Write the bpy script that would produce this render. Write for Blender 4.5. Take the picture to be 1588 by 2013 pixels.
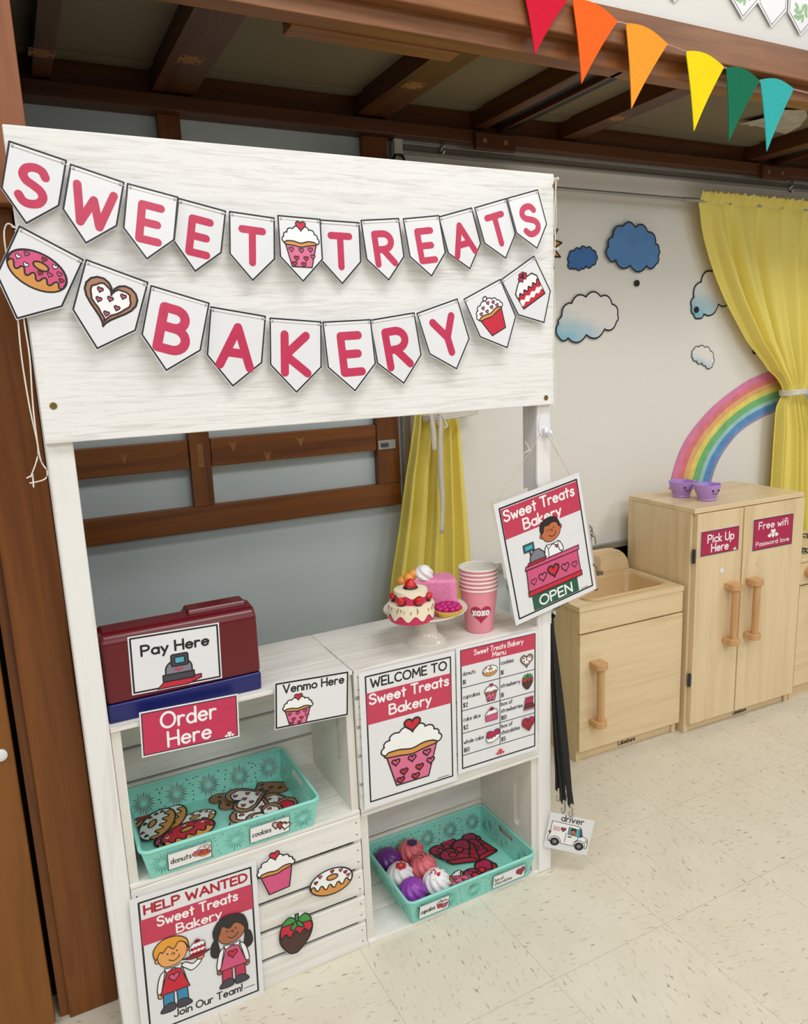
import bpy, bmesh, math, random
from math import sin, cos, pi, radians, sqrt, floor
from mathutils import Vector, Matrix, Euler
random.seed(7)
for o in list(bpy.data.objects): bpy.data.objects.remove(o)
SC = bpy.context.scene
COL = SC.collection
# ------------------------------------------------------------------ camera
CAM = Vector((-0.0402, -1.309, 1.2365)); YAW, PITCH, ROLL, FPX = 0.4709, -0.2002, -0.0408, 1483.7
_f = Vector((sin(YAW)*cos(PITCH), cos(YAW)*cos(PITCH), sin(PITCH)))
_r = Vector((cos(YAW), -sin(YAW), 0)); _u = _r.cross(_f)
RT = _r*cos(ROLL)+_u*sin(ROLL); UP = -_r*sin(ROLL)+_u*cos(ROLL)
cd = bpy.data.cameras.new('camera'); cam = bpy.data.objects.new('camera', cd); COL.objects.link(cam)
cd.sensor_fit = 'VERTICAL'; cd.sensor_height = 36; cd.lens = 36*FPX/2013; cd.clip_start = .02
mw = Matrix((RT, UP, -_f)).transposed().to_4x4(); mw.translation = CAM; cam.matrix_world = mw
SC.camera = cam
def ray(u, v): return _f + RT*((u-794)/FPX) + UP*((1006.5-v)/FPX)
def at_y(u, v, y): d = ray(u, v); return CAM + d*((y-CAM.y)/d.y)       # where a pixel's ray meets the upright plane y
def at_z(u, v, z): d = ray(u, v); return CAM + d*((z-CAM.z)/d.z)       # ... or the level plane z
# ------------------------------------------------------------------ light and exposure
SC.view_settings.view_transform = 'Standard'; SC.view_settings.look = 'None'
SC.view_settings.exposure = 0.12; SC.view_settings.gamma = 1.0; SC.view_settings.use_curve_mapping = False
wd = bpy.data.worlds.new('room_light'); SC.world = wd; wd.use_nodes = True
wd.node_tree.nodes['Background'].inputs[0].default_value = (1.0, .99, .97, 1)
wd.node_tree.nodes['Background'].inputs[1].default_value = 0.30
def lamp(x, y, z, sx, sy, w, col=(1, .995, .98)):
    l = bpy.data.lights.new('ceiling_lamp', 'AREA'); l.shape = 'RECTANGLE'; l.size = sx; l.size_y = sy; l.energy = w; l.color = col
    o = bpy.data.objects.new('ceiling_lamp', l); COL.objects.link(o); o.location = (x, y, z)
for lx in (-1.6, .8, 3.2):
    for ly, w in ((-1.0, 19), (-2.9, 24), (-4.8, 24)): lamp(lx, ly, 2.85, 1.2, .6, w)
# ------------------------------------------------------------------ materials
def lin(c):
    c = c/255; return c/12.92 if c <= .04045 else ((c+.055)/1.055)**2.4
def rgb(*c): return (lin(c[0]), lin(c[1]), lin(c[2]), 1)
MATS = {}
def base(name):
    m = bpy.data.materials.new(name); m.use_nodes = True; nt = m.node_tree; b = nt.nodes['Principled BSDF']; MATS[name] = m
    return m, nt, b
def nd(nt, typ, **k):
    n = nt.nodes.new(typ)
    for a, v in k.items():
        if a.startswith('_'): setattr(n, a[1:], v)
    return n
def lk(nt, a, b): nt.links.new(a, b)
def plain(name, c, rough=.5, spec=.5, metal=0, var=.04, vs=30, coat=0, sub=0):
    if name in MATS: return MATS[name]
    m, nt, b = base(name); c = rgb(*c)
    tc = nd(nt, 'ShaderNodeTexCoord'); nz = nd(nt, 'ShaderNodeTexNoise'); nz.inputs['Scale'].default_value = vs; nz.inputs['Detail'].default_value = 3
    lk(nt, tc.outputs['Object'], nz.inputs['Vector'])
    rp = nd(nt, 'ShaderNodeValToRGB'); e = rp.color_ramp.elements
    e[0].position = .3; e[1].position = .7
    e[0].color = tuple(x*(1-var) for x in c[:3])+(1,); e[1].color = tuple(min(1, x*(1+var)) for x in c[:3])+(1,)
    lk(nt, nz.outputs['Fac'], rp.inputs[0]); lk(nt, rp.outputs[0], b.inputs['Base Color'])
    b.inputs['Roughness'].default_value = rough; b.inputs['Metallic'].default_value = metal; b.inputs['Specular IOR Level'].default_value = spec
    b.inputs['Coat Weight'].default_value = coat
    return m
def wood(name, stops, scale, axis, rough=.45, bump=.15, spec=.4, dist=1.0):
    # grain: noise stretched along one axis
    m, nt, b = base(name)
    tc = nd(nt, 'ShaderNodeTexCoord'); mp = nd(nt, 'ShaderNodeMapping'); s = [scale]*3; s[axis] = scale*.06
    mp.inputs['Scale'].default_value = s; lk(nt, tc.outputs['Object'], mp.inputs[0])
    nz = nd(nt, 'ShaderNodeTexNoise'); nz.inputs['Scale'].default_value = 1; nz.inputs['Detail'].default_value = 6; nz.inputs['Roughness'].default_value = .62; nz.inputs['Distortion'].default_value = dist
    lk(nt, mp.outputs[0], nz.inputs['Vector'])
    rp = nd(nt, 'ShaderNodeValToRGB'); cr = rp.color_ramp
    while len(cr.elements) < len(stops): cr.elements.new(.5)
    for e, (p, c) in zip(cr.elements, stops): e.position = p; e.color = rgb(*c)
    lk(nt, nz.outputs['Fac'], rp.inputs[0]); lk(nt, rp.outputs[0], b.inputs['Base Color'])
    bp = nd(nt, 'ShaderNodeBump'); bp.inputs['Strength'].default_value = bump; bp.inputs['Distance'].default_value = .002
    lk(nt, nz.outputs['Fac'], bp.inputs['Height']); lk(nt, bp.outputs[0], b.inputs['Normal'])
    b.inputs['Roughness'].default_value = rough; b.inputs['Specular IOR Level'].default_value = spec
    return m
WW = [(.30, (214, 211, 205)), (.42, (231, 229, 225)), (.55, (242, 241, 238)), (.72, (232, 230, 226))]
white_x = wood('whitewashed_board', WW, 130, 0, .6, .3)
white_z = wood('whitewashed_post', [(.25, (214, 210, 204)), (.45, (240, 238, 234)), (.75, (236, 234, 230))], 40, 2, .6, .2)
CR = [(.20, (186, 178, 166)), (.34, (224, 219, 209)), (.52, (238, 236, 230)), (.8, (230, 226, 218))]
crate_x = wood('whitewashed_slat', CR, 38, 0, .65, .3)
crate_z = wood('whitewashed_end', [(.25, (196, 188, 174)), (.45, (230, 226, 216)), (.8, (222, 217, 206))], 30, 2, .65, .2)
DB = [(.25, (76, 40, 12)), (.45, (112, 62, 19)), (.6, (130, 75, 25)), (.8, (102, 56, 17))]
DB_SHADED = [(.25, (50, 25, 8)), (.45, (78, 42, 15)), (.6, (92, 52, 20)), (.8, (68, 36, 12))]  # same brown wood darkened: the loft's shade is put into the colour
dark_x = wood('brown_wood_rail', DB, 22, 0, .42, .1)
shaded_l = wood('shaded_wood_ledger', DB_SHADED, 22, 0, .45, .1)
shaded_y = wood('shaded_wood_joist', DB_SHADED, 22, 1, .42, .1)
dark_z = wood('brown_wood_post', DB, 22, 2, .38, .1)
fasc = wood('fascia_wood', [(.25, (98, 60, 30)), (.45, (130, 82, 45)), (.6, (148, 97, 56)), (.8, (124, 78, 42))], 20, 0, .42, .1)
fasc_z = wood('corner_post_wood', [(.25, (112, 62, 32)), (.5, (150, 92, 55)), (.8, (134, 78, 44))], 20, 2, .42, .1)
door_w = wood('door_wood', [(.25, (106, 62, 18)), (.5, (134, 82, 28)), (.8, (120, 72, 22))], 12, 2, .4, .05, dist=2)
raw_w = wood('bare_wood', [(.3, (132, 86, 42)), (.7, (156, 108, 60))], 30, 0, .7)
BI = [(.25, (206, 176, 130)), (.45, (226, 201, 158)), (.6, (232, 209, 168)), (.8, (220, 193, 148))]
birch_z = wood('birch_upright', BI, 11, 2, .32, .03, dist=2.2)
birch_x = wood('birch_level', BI, 11, 0, .32, .03, dist=2.2)
beech = wood('beech_handle', [(.3, (196, 150, 100)), (.7, (218, 172, 120))], 60, 2, .35, .05)
edge_w = wood('plywood_edge', [(.3, (168, 132, 84)), (.7, (196, 160, 108))], 60, 0, .5, .05)
deck_m = plain('loft_underside', (120, 108, 84), .8, var=.05, vs=3)
blue_wall = plain('blue_grey_paint', (196, 207, 208), .55, var=.02, vs=2)
board_w = plain('whiteboard_face', (234, 231, 223), .3, var=.015, vs=1.5)
upper_w = plain('white_panel_paint', (228, 226, 220), .5, var=.02, vs=2)
alu = plain('aluminium', (176, 174, 168), .35, metal=.7, var=.03)
alu_d = plain('cork_strip', (112, 104, 92), .8)
chrome = plain('chrome', (215, 215, 215), .08, metal=1, var=0)
black = plain('black_paint', (14, 14, 14), .5)
gap_m = plain('gap_shade', (12, 7, 4), .8)  # near-black colour stands in for the shade inside the gaps
ink = plain('black_ink', (26, 23, 26), .4)
maroon_ink = plain('maroon_ink', (60, 14, 24), .4)
paper = plain('white_paper', (232, 232, 234), .3, var=.01)
card_m = plain('card_paper', (246, 246, 244), .45, var=.01)
pink = plain('pink_ink', (198, 48, 86), .35, var=.06, vs=60)
band = plain('pink_band_ink', (200, 60, 88), .35, var=.03, vs=60)
mag = plain('magenta_ink', (178, 30, 78), .4)
red = plain('red_ink', (205, 30, 56), .4)
dred = plain('dark_red_ink', (178, 26, 46), .4)
lpink = plain('light_pink_ink', (224, 112, 150), .4)
mpink = plain('mid_pink_ink', (214, 84, 128), .4)
tan = plain('tan_ink', (216, 150, 72), .4)
cookie = plain('cookie_ink', (170, 124, 92), .4)
cookie_d = plain('cookie_dark_ink', (150, 104, 70), .4)
choc = plain('chocolate_ink', (74, 46, 36), .4)
green_i = plain('leaf_green_ink', (62, 150, 66), .4)
dgreen = plain('sign_green_ink', (32, 92, 66), .4)
grey_i = plain('grey_ink', (128, 126, 140), .4)
dgrey = plain('dark_grey_ink', (66, 66, 76), .4)
cyan_i = plain('screen_blue_ink', (84, 176, 196), .4)
teal_i = plain('screen_teal_ink', (38, 110, 120), .4)
skin_a = plain('tan_skin_ink', (238, 168, 96), .4)
skin_b = plain('brown_skin_ink', (176, 106, 70), .4)
skin_c = plain('warm_brown_skin_ink', (196, 110, 66), .4)
blond = plain('blond_ink', (232, 160, 56), .4)
hairb = plain('black_hair_ink', (38, 34, 36), .4)
jeans = plain('blue_ink', (52, 140, 180), .4)
teal = plain('teal_plastic', (142, 218, 203), .35, var=.02)
yellow = plain('yellow_cloth', (255, 240, 128), .6, var=.02, vs=8)
_nt = yellow.node_tree; _tl = _nt.nodes.new('ShaderNodeBsdfTranslucent'); _tl.inputs[0].default_value = rgb(255, 236, 110); _ms = _nt.nodes.new('ShaderNodeMixShader'); _ms.inputs[0].default_value = .25
lk(_nt, _nt.nodes['Principled BSDF'].outputs[0], _ms.inputs[1]); lk(_nt, _tl.outputs[0], _ms.inputs[2]); lk(_nt, _ms.outputs[0], _nt.nodes['Material Output'].inputs[0])
ribbon = plain('white_ribbon', (214, 208, 196), .35)
twine = plain('white_twine', (232, 226, 214), .8)
btwine = plain('bakers_twine', (196, 150, 140), .8, var=.5, vs=400)
brass = plain('brass', (150, 128, 70), .35, metal=.8)
clearm, _nt, _b = base('clear_plastic'); _b.inputs['Transmission Weight'].default_value = 1; _b.inputs['Roughness'].default_value = .06; _b.inputs['IOR'].default_value = 1.2; _b.inputs['Base Color'].default_value = (.97, .96, .96, 1)
def floor_mat():
    m, nt, b = base('vinyl_tile_floor'); tc = nd(nt, 'ShaderNodeTexCoord')
    def math(op, a, v=None, c=None):
        n = nd(nt, 'ShaderNodeMath', _operation=op)
        for i, q in enumerate((a, v, c)):
            if q is None: continue
            if isinstance(q, (int, float)): n.inputs[i].default_value = q
            else: lk(nt, q, n.inputs[i])
        return n.outputs[0]
    sp = nd(nt, 'ShaderNodeSeparateXYZ'); lk(nt, tc.outputs['Object'], sp.inputs[0])
    T = .3062; tx = math('DIVIDE', math('SUBTRACT', sp.outputs[0], .783), T); ty = math('DIVIDE', math('ADD', sp.outputs[1], .270), T)
    ix = math('FLOOR', tx); iy = math('FLOOR', ty)
    par = math('MODULO', math('ADD', math('ADD', ix, iy), 100), 2)
    def flecks(rot, sc, lo, hi, off):
        mp = nd(nt, 'ShaderNodeMapping'); mp.inputs['Rotation'].default_value = (0, 0, radians(rot)); mp.inputs['Location'].default_value = (off, off, 0)
        lk(nt, tc.outputs['Object'], mp.inputs[0])
        m2 = nd(nt, 'ShaderNodeMapping'); m2.inputs['Scale'].default_value = (sc*.26, sc, 1); lk(nt, mp.outputs[0], m2.inputs[0])
        nz = nd(nt, 'ShaderNodeTexNoise'); nz.inputs['Scale'].default_value = 1; nz.inputs['Detail'].default_value = 2.5; nz.inputs['Roughness'].default_value = .55
        lk(nt, m2.outputs[0], nz.inputs['Vector'])
        r = nd(nt, 'ShaderNodeMapRange'); r.inputs[1].default_value = lo; r.inputs[2].default_value = hi; lk(nt, nz.outputs['Fac'], r.inputs[0])
        return r.outputs[0]
    def mix(fac, a, b_):
        n = nd(nt, 'ShaderNodeMix', _data_type='RGBA')
        for s, q in ((n.inputs[0], fac), (n.inputs[6], a), (n.inputs[7], b_)):
            if isinstance(q, (tuple, float, int)): s.default_value = q
            else: lk(nt, q, s)
        return n.outputs[2]
    fa = mix(par, flecks(12, 150, .62, .72, 0), flecks(100, 150, .62, .72, 3.3))
    fb = mix(par, flecks(8, 110, .60, .75, 9), flecks(97, 110, .60, .75, 5))
    big = nd(nt, 'ShaderNodeTexNoise'); big.inputs['Scale'].default_value = 9; lk(nt, tc.outputs['Object'], big.inputs['Vector'])
    c0 = mix(big.outputs['Fac'], rgb(212, 204, 184), rgb(225, 218, 201))
    c1 = mix(math('MULTIPLY', fb, .55), c0, rgb(186, 172, 146))
    c2 = mix(math('MULTIPLY', fa, .8), c1, rgb(140, 128, 100))
    fx = math('ABSOLUTE', math('SUBTRACT', math('FRACT', math('ADD', tx, .5)), .5)); fy = math('ABSOLUTE', math('SUBTRACT', math('FRACT', math('ADD', ty, .5)), .5))
    seam = math('LESS_THAN', math('MINIMUM', fx, fy), .0022)
    lk(nt, mix(math('MULTIPLY', seam, .4), c2, rgb(128, 116, 92)), b.inputs['Base Color'])
    b.inputs['Roughness'].default_value = .22; b.inputs['Specular IOR Level'].default_value = .45
    return m
FLOOR = floor_mat()
# ------------------------------------------------------------------ mesh helpers
class MB:
    def __init__(s): s.v = []; s.f = []; s.m = []; s.mats = []
    def mi(s, mat):
        if mat not in s.mats: s.mats.append(mat)
        return s.mats.index(mat)
    def add(s, vs, fs, mat):
        o = len(s.v); k = s.mi(mat); s.v += [tuple(v) for v in vs]
        for f in fs: s.f.append(tuple(i+o for i in f)); s.m.append(k)
        return s
    def box(s, x0, x1, y0, y1, z0, z1, mat):
        vs = [(x, y, z) for z in (z0, z1) for y in (y0, y1) for x in (x0, x1)]
        return s.add(vs, [(0, 2, 3, 1), (4, 5, 7, 6), (0, 1, 5, 4), (2, 6, 7, 3), (0, 4, 6, 2), (1, 3, 7, 5)], mat)
    def tube(s, pts, r, mat, n=8, closed=False, cap=True):
        pts = [Vector(p) for p in pts]; N = len(pts); vs = []; fs = []
        rr = r if isinstance(r, (list, tuple)) else [r]*N
        ref = Vector((0, 0, 1))
        for i, p in enumerate(pts):
            a = pts[i-1] if (i > 0 or closed) else p; b = pts[(i+1) % N] if (i < N-1 or closed) else p
            t = (b-a).normalized(); q = ref if abs(t.dot(ref)) < .95 else Vector((0, 1, 0))
            u = t.cross(q).normalized(); w = t.cross(u)
            for k in range(n): c = 2*pi*k/n; vs.append(p+(u*cos(c)+w*sin(c))*rr[i])
        for i in range(N if closed else N-1):
            j = (i+1) % N
            for k in range(n): l = (k+1) % n; fs.append((i*n+k, i*n+l, j*n+l, j*n+k))
        if cap and not closed: fs.append(tuple(range(n))[::-1]); fs.append(tuple((N-1)*n+k for k in range(n)))
        return s.add(vs, fs, mat)
    def lathe(s, prof, mat, n=32, c=(0, 0, 0), fr=None):
        vs = []; fs = []; N = len(prof)
        for i, (r, z) in enumerate(prof):
            for k in range(n):
                t = 2*pi*k/n; q = r*(fr(t, i) if fr else 1); vs.append((c[0]+q*cos(t), c[1]+q*sin(t), c[2]+z))
        for i in range(N-1):
            for k in range(n): l = (k+1) % n; fs.append((i*n+k, i*n+l, (i+1)*n+l, (i+1)*n+k))
        if prof[0][0] > 1e-6: fs.append(tuple(range(n))[::-1])
        if prof[-1][0] > 1e-6: fs.append(tuple((N-1)*n+k for k in range(n)))
        return s.add(vs, fs, mat)
    def prism(s, poly, fn, mat, d0, d1):      # poly in 2-D, fn(u, v, depth) gives a point
        n = len(poly); vs = [fn(u, v, d0) for u, v in poly]+[fn(u, v, d1) for u, v in poly]
        fs = [tuple(range(n))[::-1], tuple(range(n, 2*n))]+[(i, (i+1) % n, n+(i+1) % n, n+i) for i in range(n)]
        return s.add(vs, fs, mat)
    def grid(s, fn, nu, nv, mat):
        vs = [fn(i/nu, j/nv) for j in range(nv+1) for i in range(nu+1)]
        fs = [(j*(nu+1)+i, j*(nu+1)+i+1, (j+1)*(nu+1)+i+1, (j+1)*(nu+1)+i) for j in range(nv) for i in range(nu)]
        return s.add(vs, fs, mat)
    def ball(s, c, r, mat, n=10, sz=1):
        pr = [(max(1e-7, r*sin(pi*i/n)), -r*sz*cos(pi*i/n)) for i in range(n+1)]
        return s.lathe(pr, mat, n*2, c)
    def xf(s, M, start=0):
        for i in range(start, len(s.v)): s.v[i] = tuple(M @ Vector(s.v[i]))
        return s
    def build(s, name, parent=None, loc=None, rot=None, smooth=False, bevel=0, seg=2, fix=True, ang=35):
        me = bpy.data.meshes.new(name); me.from_pydata(s.v, [], s.f)
        for m in s.mats: me.materials.append(m)
        me.polygons.foreach_set('material_index', s.m)
        if fix:
            bm = bmesh.new(); bm.from_mesh(me); bmesh.ops.recalc_face_normals(bm, faces=bm.faces); bm.to_mesh(me); bm.free()
        if smooth:
            me.polygons.foreach_set('use_smooth', [True]*len(me.polygons)); me.set_sharp_from_angle(angle=radians(ang))
        o = bpy.data.objects.new(name, me); COL.objects.link(o)
        if parent: o.parent = parent
        if loc is not None: o.location = loc
        if rot is not None: o.rotation_euler = rot
        if bevel:
            b = o.modifiers.new('bevel', 'BEVEL'); b.width = bevel; b.segments = seg; b.limit_method = 'ANGLE'; b.angle_limit = radians(40)
        return o
def tag(o, label, cat, group=None):
    o['label'] = label; o['category'] = cat
    if group: o['group'] = group
    return o
def thing(name, label, cat, loc=(0, 0, 0), rot=(0, 0, 0), group=None):
    o = bpy.data.objects.new(name, None); o.empty_display_size = .05; COL.objects.link(o); o.location = loc; o.rotation_euler = rot
    return tag(o, label, cat, group)
def struct(o, label=None):
    o['kind'] = 'structure'
    if label: o['label'] = label
    return o
def copy_tree(o, parent=None):
    c = o.copy(); COL.objects.link(c)
    if parent: c.parent = parent
    for ch in list(o.children): copy_tree(ch, c)
    return c
def holed(outer, holes, th):                  # a flat sheet with real holes cut through it
    cu = bpy.data.curves.new('cut', 'CURVE'); cu.dimensions = '2D'; cu.fill_mode = 'BOTH'; cu.extrude = th/2
    for poly in [outer]+holes:
        sp = cu.splines.new('POLY'); sp.points.add(len(poly)-1); sp.use_cyclic_u = True
        for p, (x, y) in zip(sp.points, poly): p.co = (x, y, 0, 1)
    ob = bpy.data.objects.new('cut', cu); COL.objects.link(ob); dg = bpy.context.evaluated_depsgraph_get(); dg.update()
    me = bpy.data.meshes.new_from_object(ob.evaluated_get(dg))
    vs = [tuple(v.co) for v in me.vertices]; fs = [tuple(p.vertices) for p in me.polygons]
    bpy.data.objects.remove(ob); bpy.data.curves.remove(cu); bpy.data.meshes.remove(me)
    return vs, fs
# ------------------------------------------------------------------ 2-D print: shapes, strokes, letters
def arc(cx, cy, rx, ry, a0, a1, n=10):
    return [(cx+rx*cos(radians(a0+(a1-a0)*i/n)), cy+ry*sin(radians(a0+(a1-a0)*i/n))) for i in range(n+1)]
def ell(cx, cy, rx, ry, n=28, rot=0):
    c, s = cos(radians(rot)), sin(radians(rot)); P = [(rx*cos(2*pi*i/n), ry*sin(2*pi*i/n)) for i in range(n)]
    return [(cx+x*c-y*s, cy+x*s+y*c) for x, y in P]
def smooth(P, closed=True, k=5):
    n = len(P); out = []
    for i in range(n if closed else n-1):
        g = lambda j: P[j % n] if closed else P[max(0, min(n-1, j))]
        a, b, c, d = g(i-1), g(i), g(i+1), g(i+2)
        for q in range(k):
            t = q/k; out.append(tuple(.5*(2*b[e]+(c[e]-a[e])*t+(2*a[e]-5*b[e]+4*c[e]-d[e])*t*t+(3*b[e]-a[e]-3*c[e]+d[e])*t**3) for e in (0, 1)))
    if not closed: out.append(P[-1])
    return out
def heart(cx, cy, s, n=22, rot=0):            # width about s
    out = []; c, sn = cos(radians(rot)), sin(radians(rot))
    for i in range(n):
        t = 2*pi*i/n; x = 16*sin(t)**3/32*s; y = (13*cos(t)-5*cos(2*t)-2*cos(3*t)-cos(4*t)+2.5)/32*s
        out.append((cx+x*c-y*sn, cy+x*sn+y*c))
    return out
def rrect(x0, y0, x1, y1, r, n=4):
    return arc(x1-r, y1-r, r, r, 0, 90, n)+arc(x0+r, y1-r, r, r, 90, 180, n)+arc(x0+r, y0+r, r, r, 180, 270, n)+arc(x1-r, y0+r, r, r, 270, 360, n)
def wave(x0, y0, x1, y1, n, amp, k=5, ph=0):
    N = n*k; return [(x0+(x1-x0)*i/N, y0+(y1-y0)*i/N+amp*sin(2*pi*i/k+ph)) for i in range(N+1)]
STEP = 1.6e-5
class Art:                                    # print lying on a sheet; fn(u, v, height) gives a point of the sheet
    def __init__(s, fn=None, scale=1, ox=0, oy=0, tess=0):
        s.fn = fn or (lambda u, v, h: (u, -h, v)); s.mbs = {}; s.cur = None; s.h = 1.2e-4; s.S = scale; s.ox = ox; s.oy = oy; s.tess = tess; s.M = [(1, 0, 0, 1, 0, 0)]
    def part(s, n):
        s.cur = s.mbs.setdefault(n, MB()); return s
    def push(s, x, y, sc=1, rot=0, sy=None):
        c, n = cos(radians(rot)), sin(radians(rot)); sy = sc if sy is None else sy; a = s.M[-1]
        b = (c*sc, n*sc, -n*sy, c*sy, x, y)
        s.M.append((a[0]*b[0]+a[2]*b[1], a[1]*b[0]+a[3]*b[1], a[0]*b[2]+a[2]*b[3], a[1]*b[2]+a[3]*b[3], a[0]*b[4]+a[2]*b[5]+a[4], a[1]*b[4]+a[3]*b[5]+a[5]))
    def pop(s): s.M.pop()
    def t(s, p):
        a = s.M[-1]; return ((a[0]*p[0]+a[2]*p[1]+a[4])*s.S+s.ox, (a[1]*p[0]+a[3]*p[1]+a[5])*s.S+s.oy)
    def k(s):
        a = s.M[-1]; return sqrt(abs(a[0]*a[3]-a[1]*a[2]))*s.S
    def raw(s, P, mat):
        if s.tess:
            bm = bmesh.new(); bm.faces.new([bm.verts.new((u, v, 0)) for u, v in P]); bmesh.ops.triangulate(bm, faces=bm.faces)
            if len(P) > 12: bmesh.ops.subdivide_edges(bm, edges=bm.edges, cuts=s.tess, use_grid_fill=True)
            bm.verts.index_update(); s.cur.add([s.fn(v.co.x, v.co.y, s.h) for v in bm.verts], [[v.index for v in f.verts] for f in bm.faces], mat); bm.free(); return
        s.cur.add([s.fn(u, v, s.h) for u, v in P], [tuple(range(len(P)))], mat)
    def fill(s, P, mat): s.h += STEP; s.raw([s.t(p) for p in P], mat); return s
    def line(s, P, w, mat, closed=False):      # a pen stroke with round ends, broken at sharp corners
        Q = [Vector(s.t(p)) for p in P]; r = w*s.k()/2
        Q = [q for i, q in enumerate(Q) if i == 0 or (q-Q[i-1]).length > 1e-7]
        if len(Q) > 8 and (Q[0]-Q[-1]).length < 1e-6: closed = True
        if closed and (Q[0]-Q[-1]).length < 1e-6: Q.pop()
        N = len(Q)
        if N < 2: return s
        def turn(i): return (Q[i]-Q[i-1]).angle(Q[(i+1) % N]-Q[i], 0)
        if closed:
            cut = [i for i in range(N) if turn(i) > .9]
            if not cut: s._run(Q, r, mat, True); return s
            Q = Q[cut[0]:]+Q[:cut[0]]+[Q[cut[0]]]; N = len(Q)
        run = [Q[0]]
        for i in range(1, N):
            run.append(Q[i])
            if i == N-1 or (Q[i]-Q[i-1]).angle(Q[i+1]-Q[i], 0) > .9: s._run(run, r, mat); run = [Q[i]]
        return s
    def _run(s, Q, r, mat, ring=False):
        s.h += STEP; N = len(Q); A = []; B = []
        for i in range(N):
            a = Q[i-1] if (i or ring) else None; b = Q[(i+1) % N] if (i < N-1 or ring) else None
            d = ((Q[i]-a).normalized() if a else Vector((0, 0)))+((b-Q[i]).normalized() if b else Vector((0, 0))); d.normalize()
            k = 1 if not (a and b) else 1/max(.8, d.dot((b-Q[i]).normalized()))
            nrm = Vector((-d.y, d.x))*r*k; A.append(Q[i]+nrm); B.append(Q[i]-nrm)
        for i in range(N if ring else N-1):
            j = (i+1) % N; s.raw([A[i], B[i], B[j], A[j]], mat)
        if not ring:
            for q, p, sg in ((Q[0], Q[1], 1), (Q[-1], Q[-2], 1)):
                d = (q-p).normalized(); a0 = math.atan2(d.y, d.x)
                s.raw([(q.x+r*cos(a0+t), q.y+r*sin(a0+t)) for t in (-pi/2, -pi/3, -pi/6, 0, pi/6, pi/3, pi/2)], mat)
    def shape(s, P, mat, w=.03, lmat=None): s.fill(P, mat); s.line(P, w, lmat or ink, True); return s
    def text(s, txt, x, y, h, mat, w=.17, al='c', fit=None, sp=.2, wide=1):
        total = 0; items = []
        for c in txt:
            if c == ' ': total += .36; continue
            W, st = GLYPH[c]; items.append((total, st)); total += W+sp
        total -= sp; sx = (fit/(total*h)) if fit else wide
        x0 = x-{'c': total*h*sx/2, 'l': 0, 'r': total*h*sx}[al]
        h0 = s.h; hm = h0
        for ofs, st in items:
            s.h = h0
            for P in st: s.line([(x0+(ofs+px)*h*sx, y+py*h) for px, py in P], w*h, mat)
            hm = max(hm, s.h)
        s.h = hm; return s
    def done(s, parent, **k):
        return {n: m.build(n, parent, fix=False, **k) for n, m in s.mbs.items()}
sm = lambda *P: smooth(list(P), False, 4)
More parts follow.
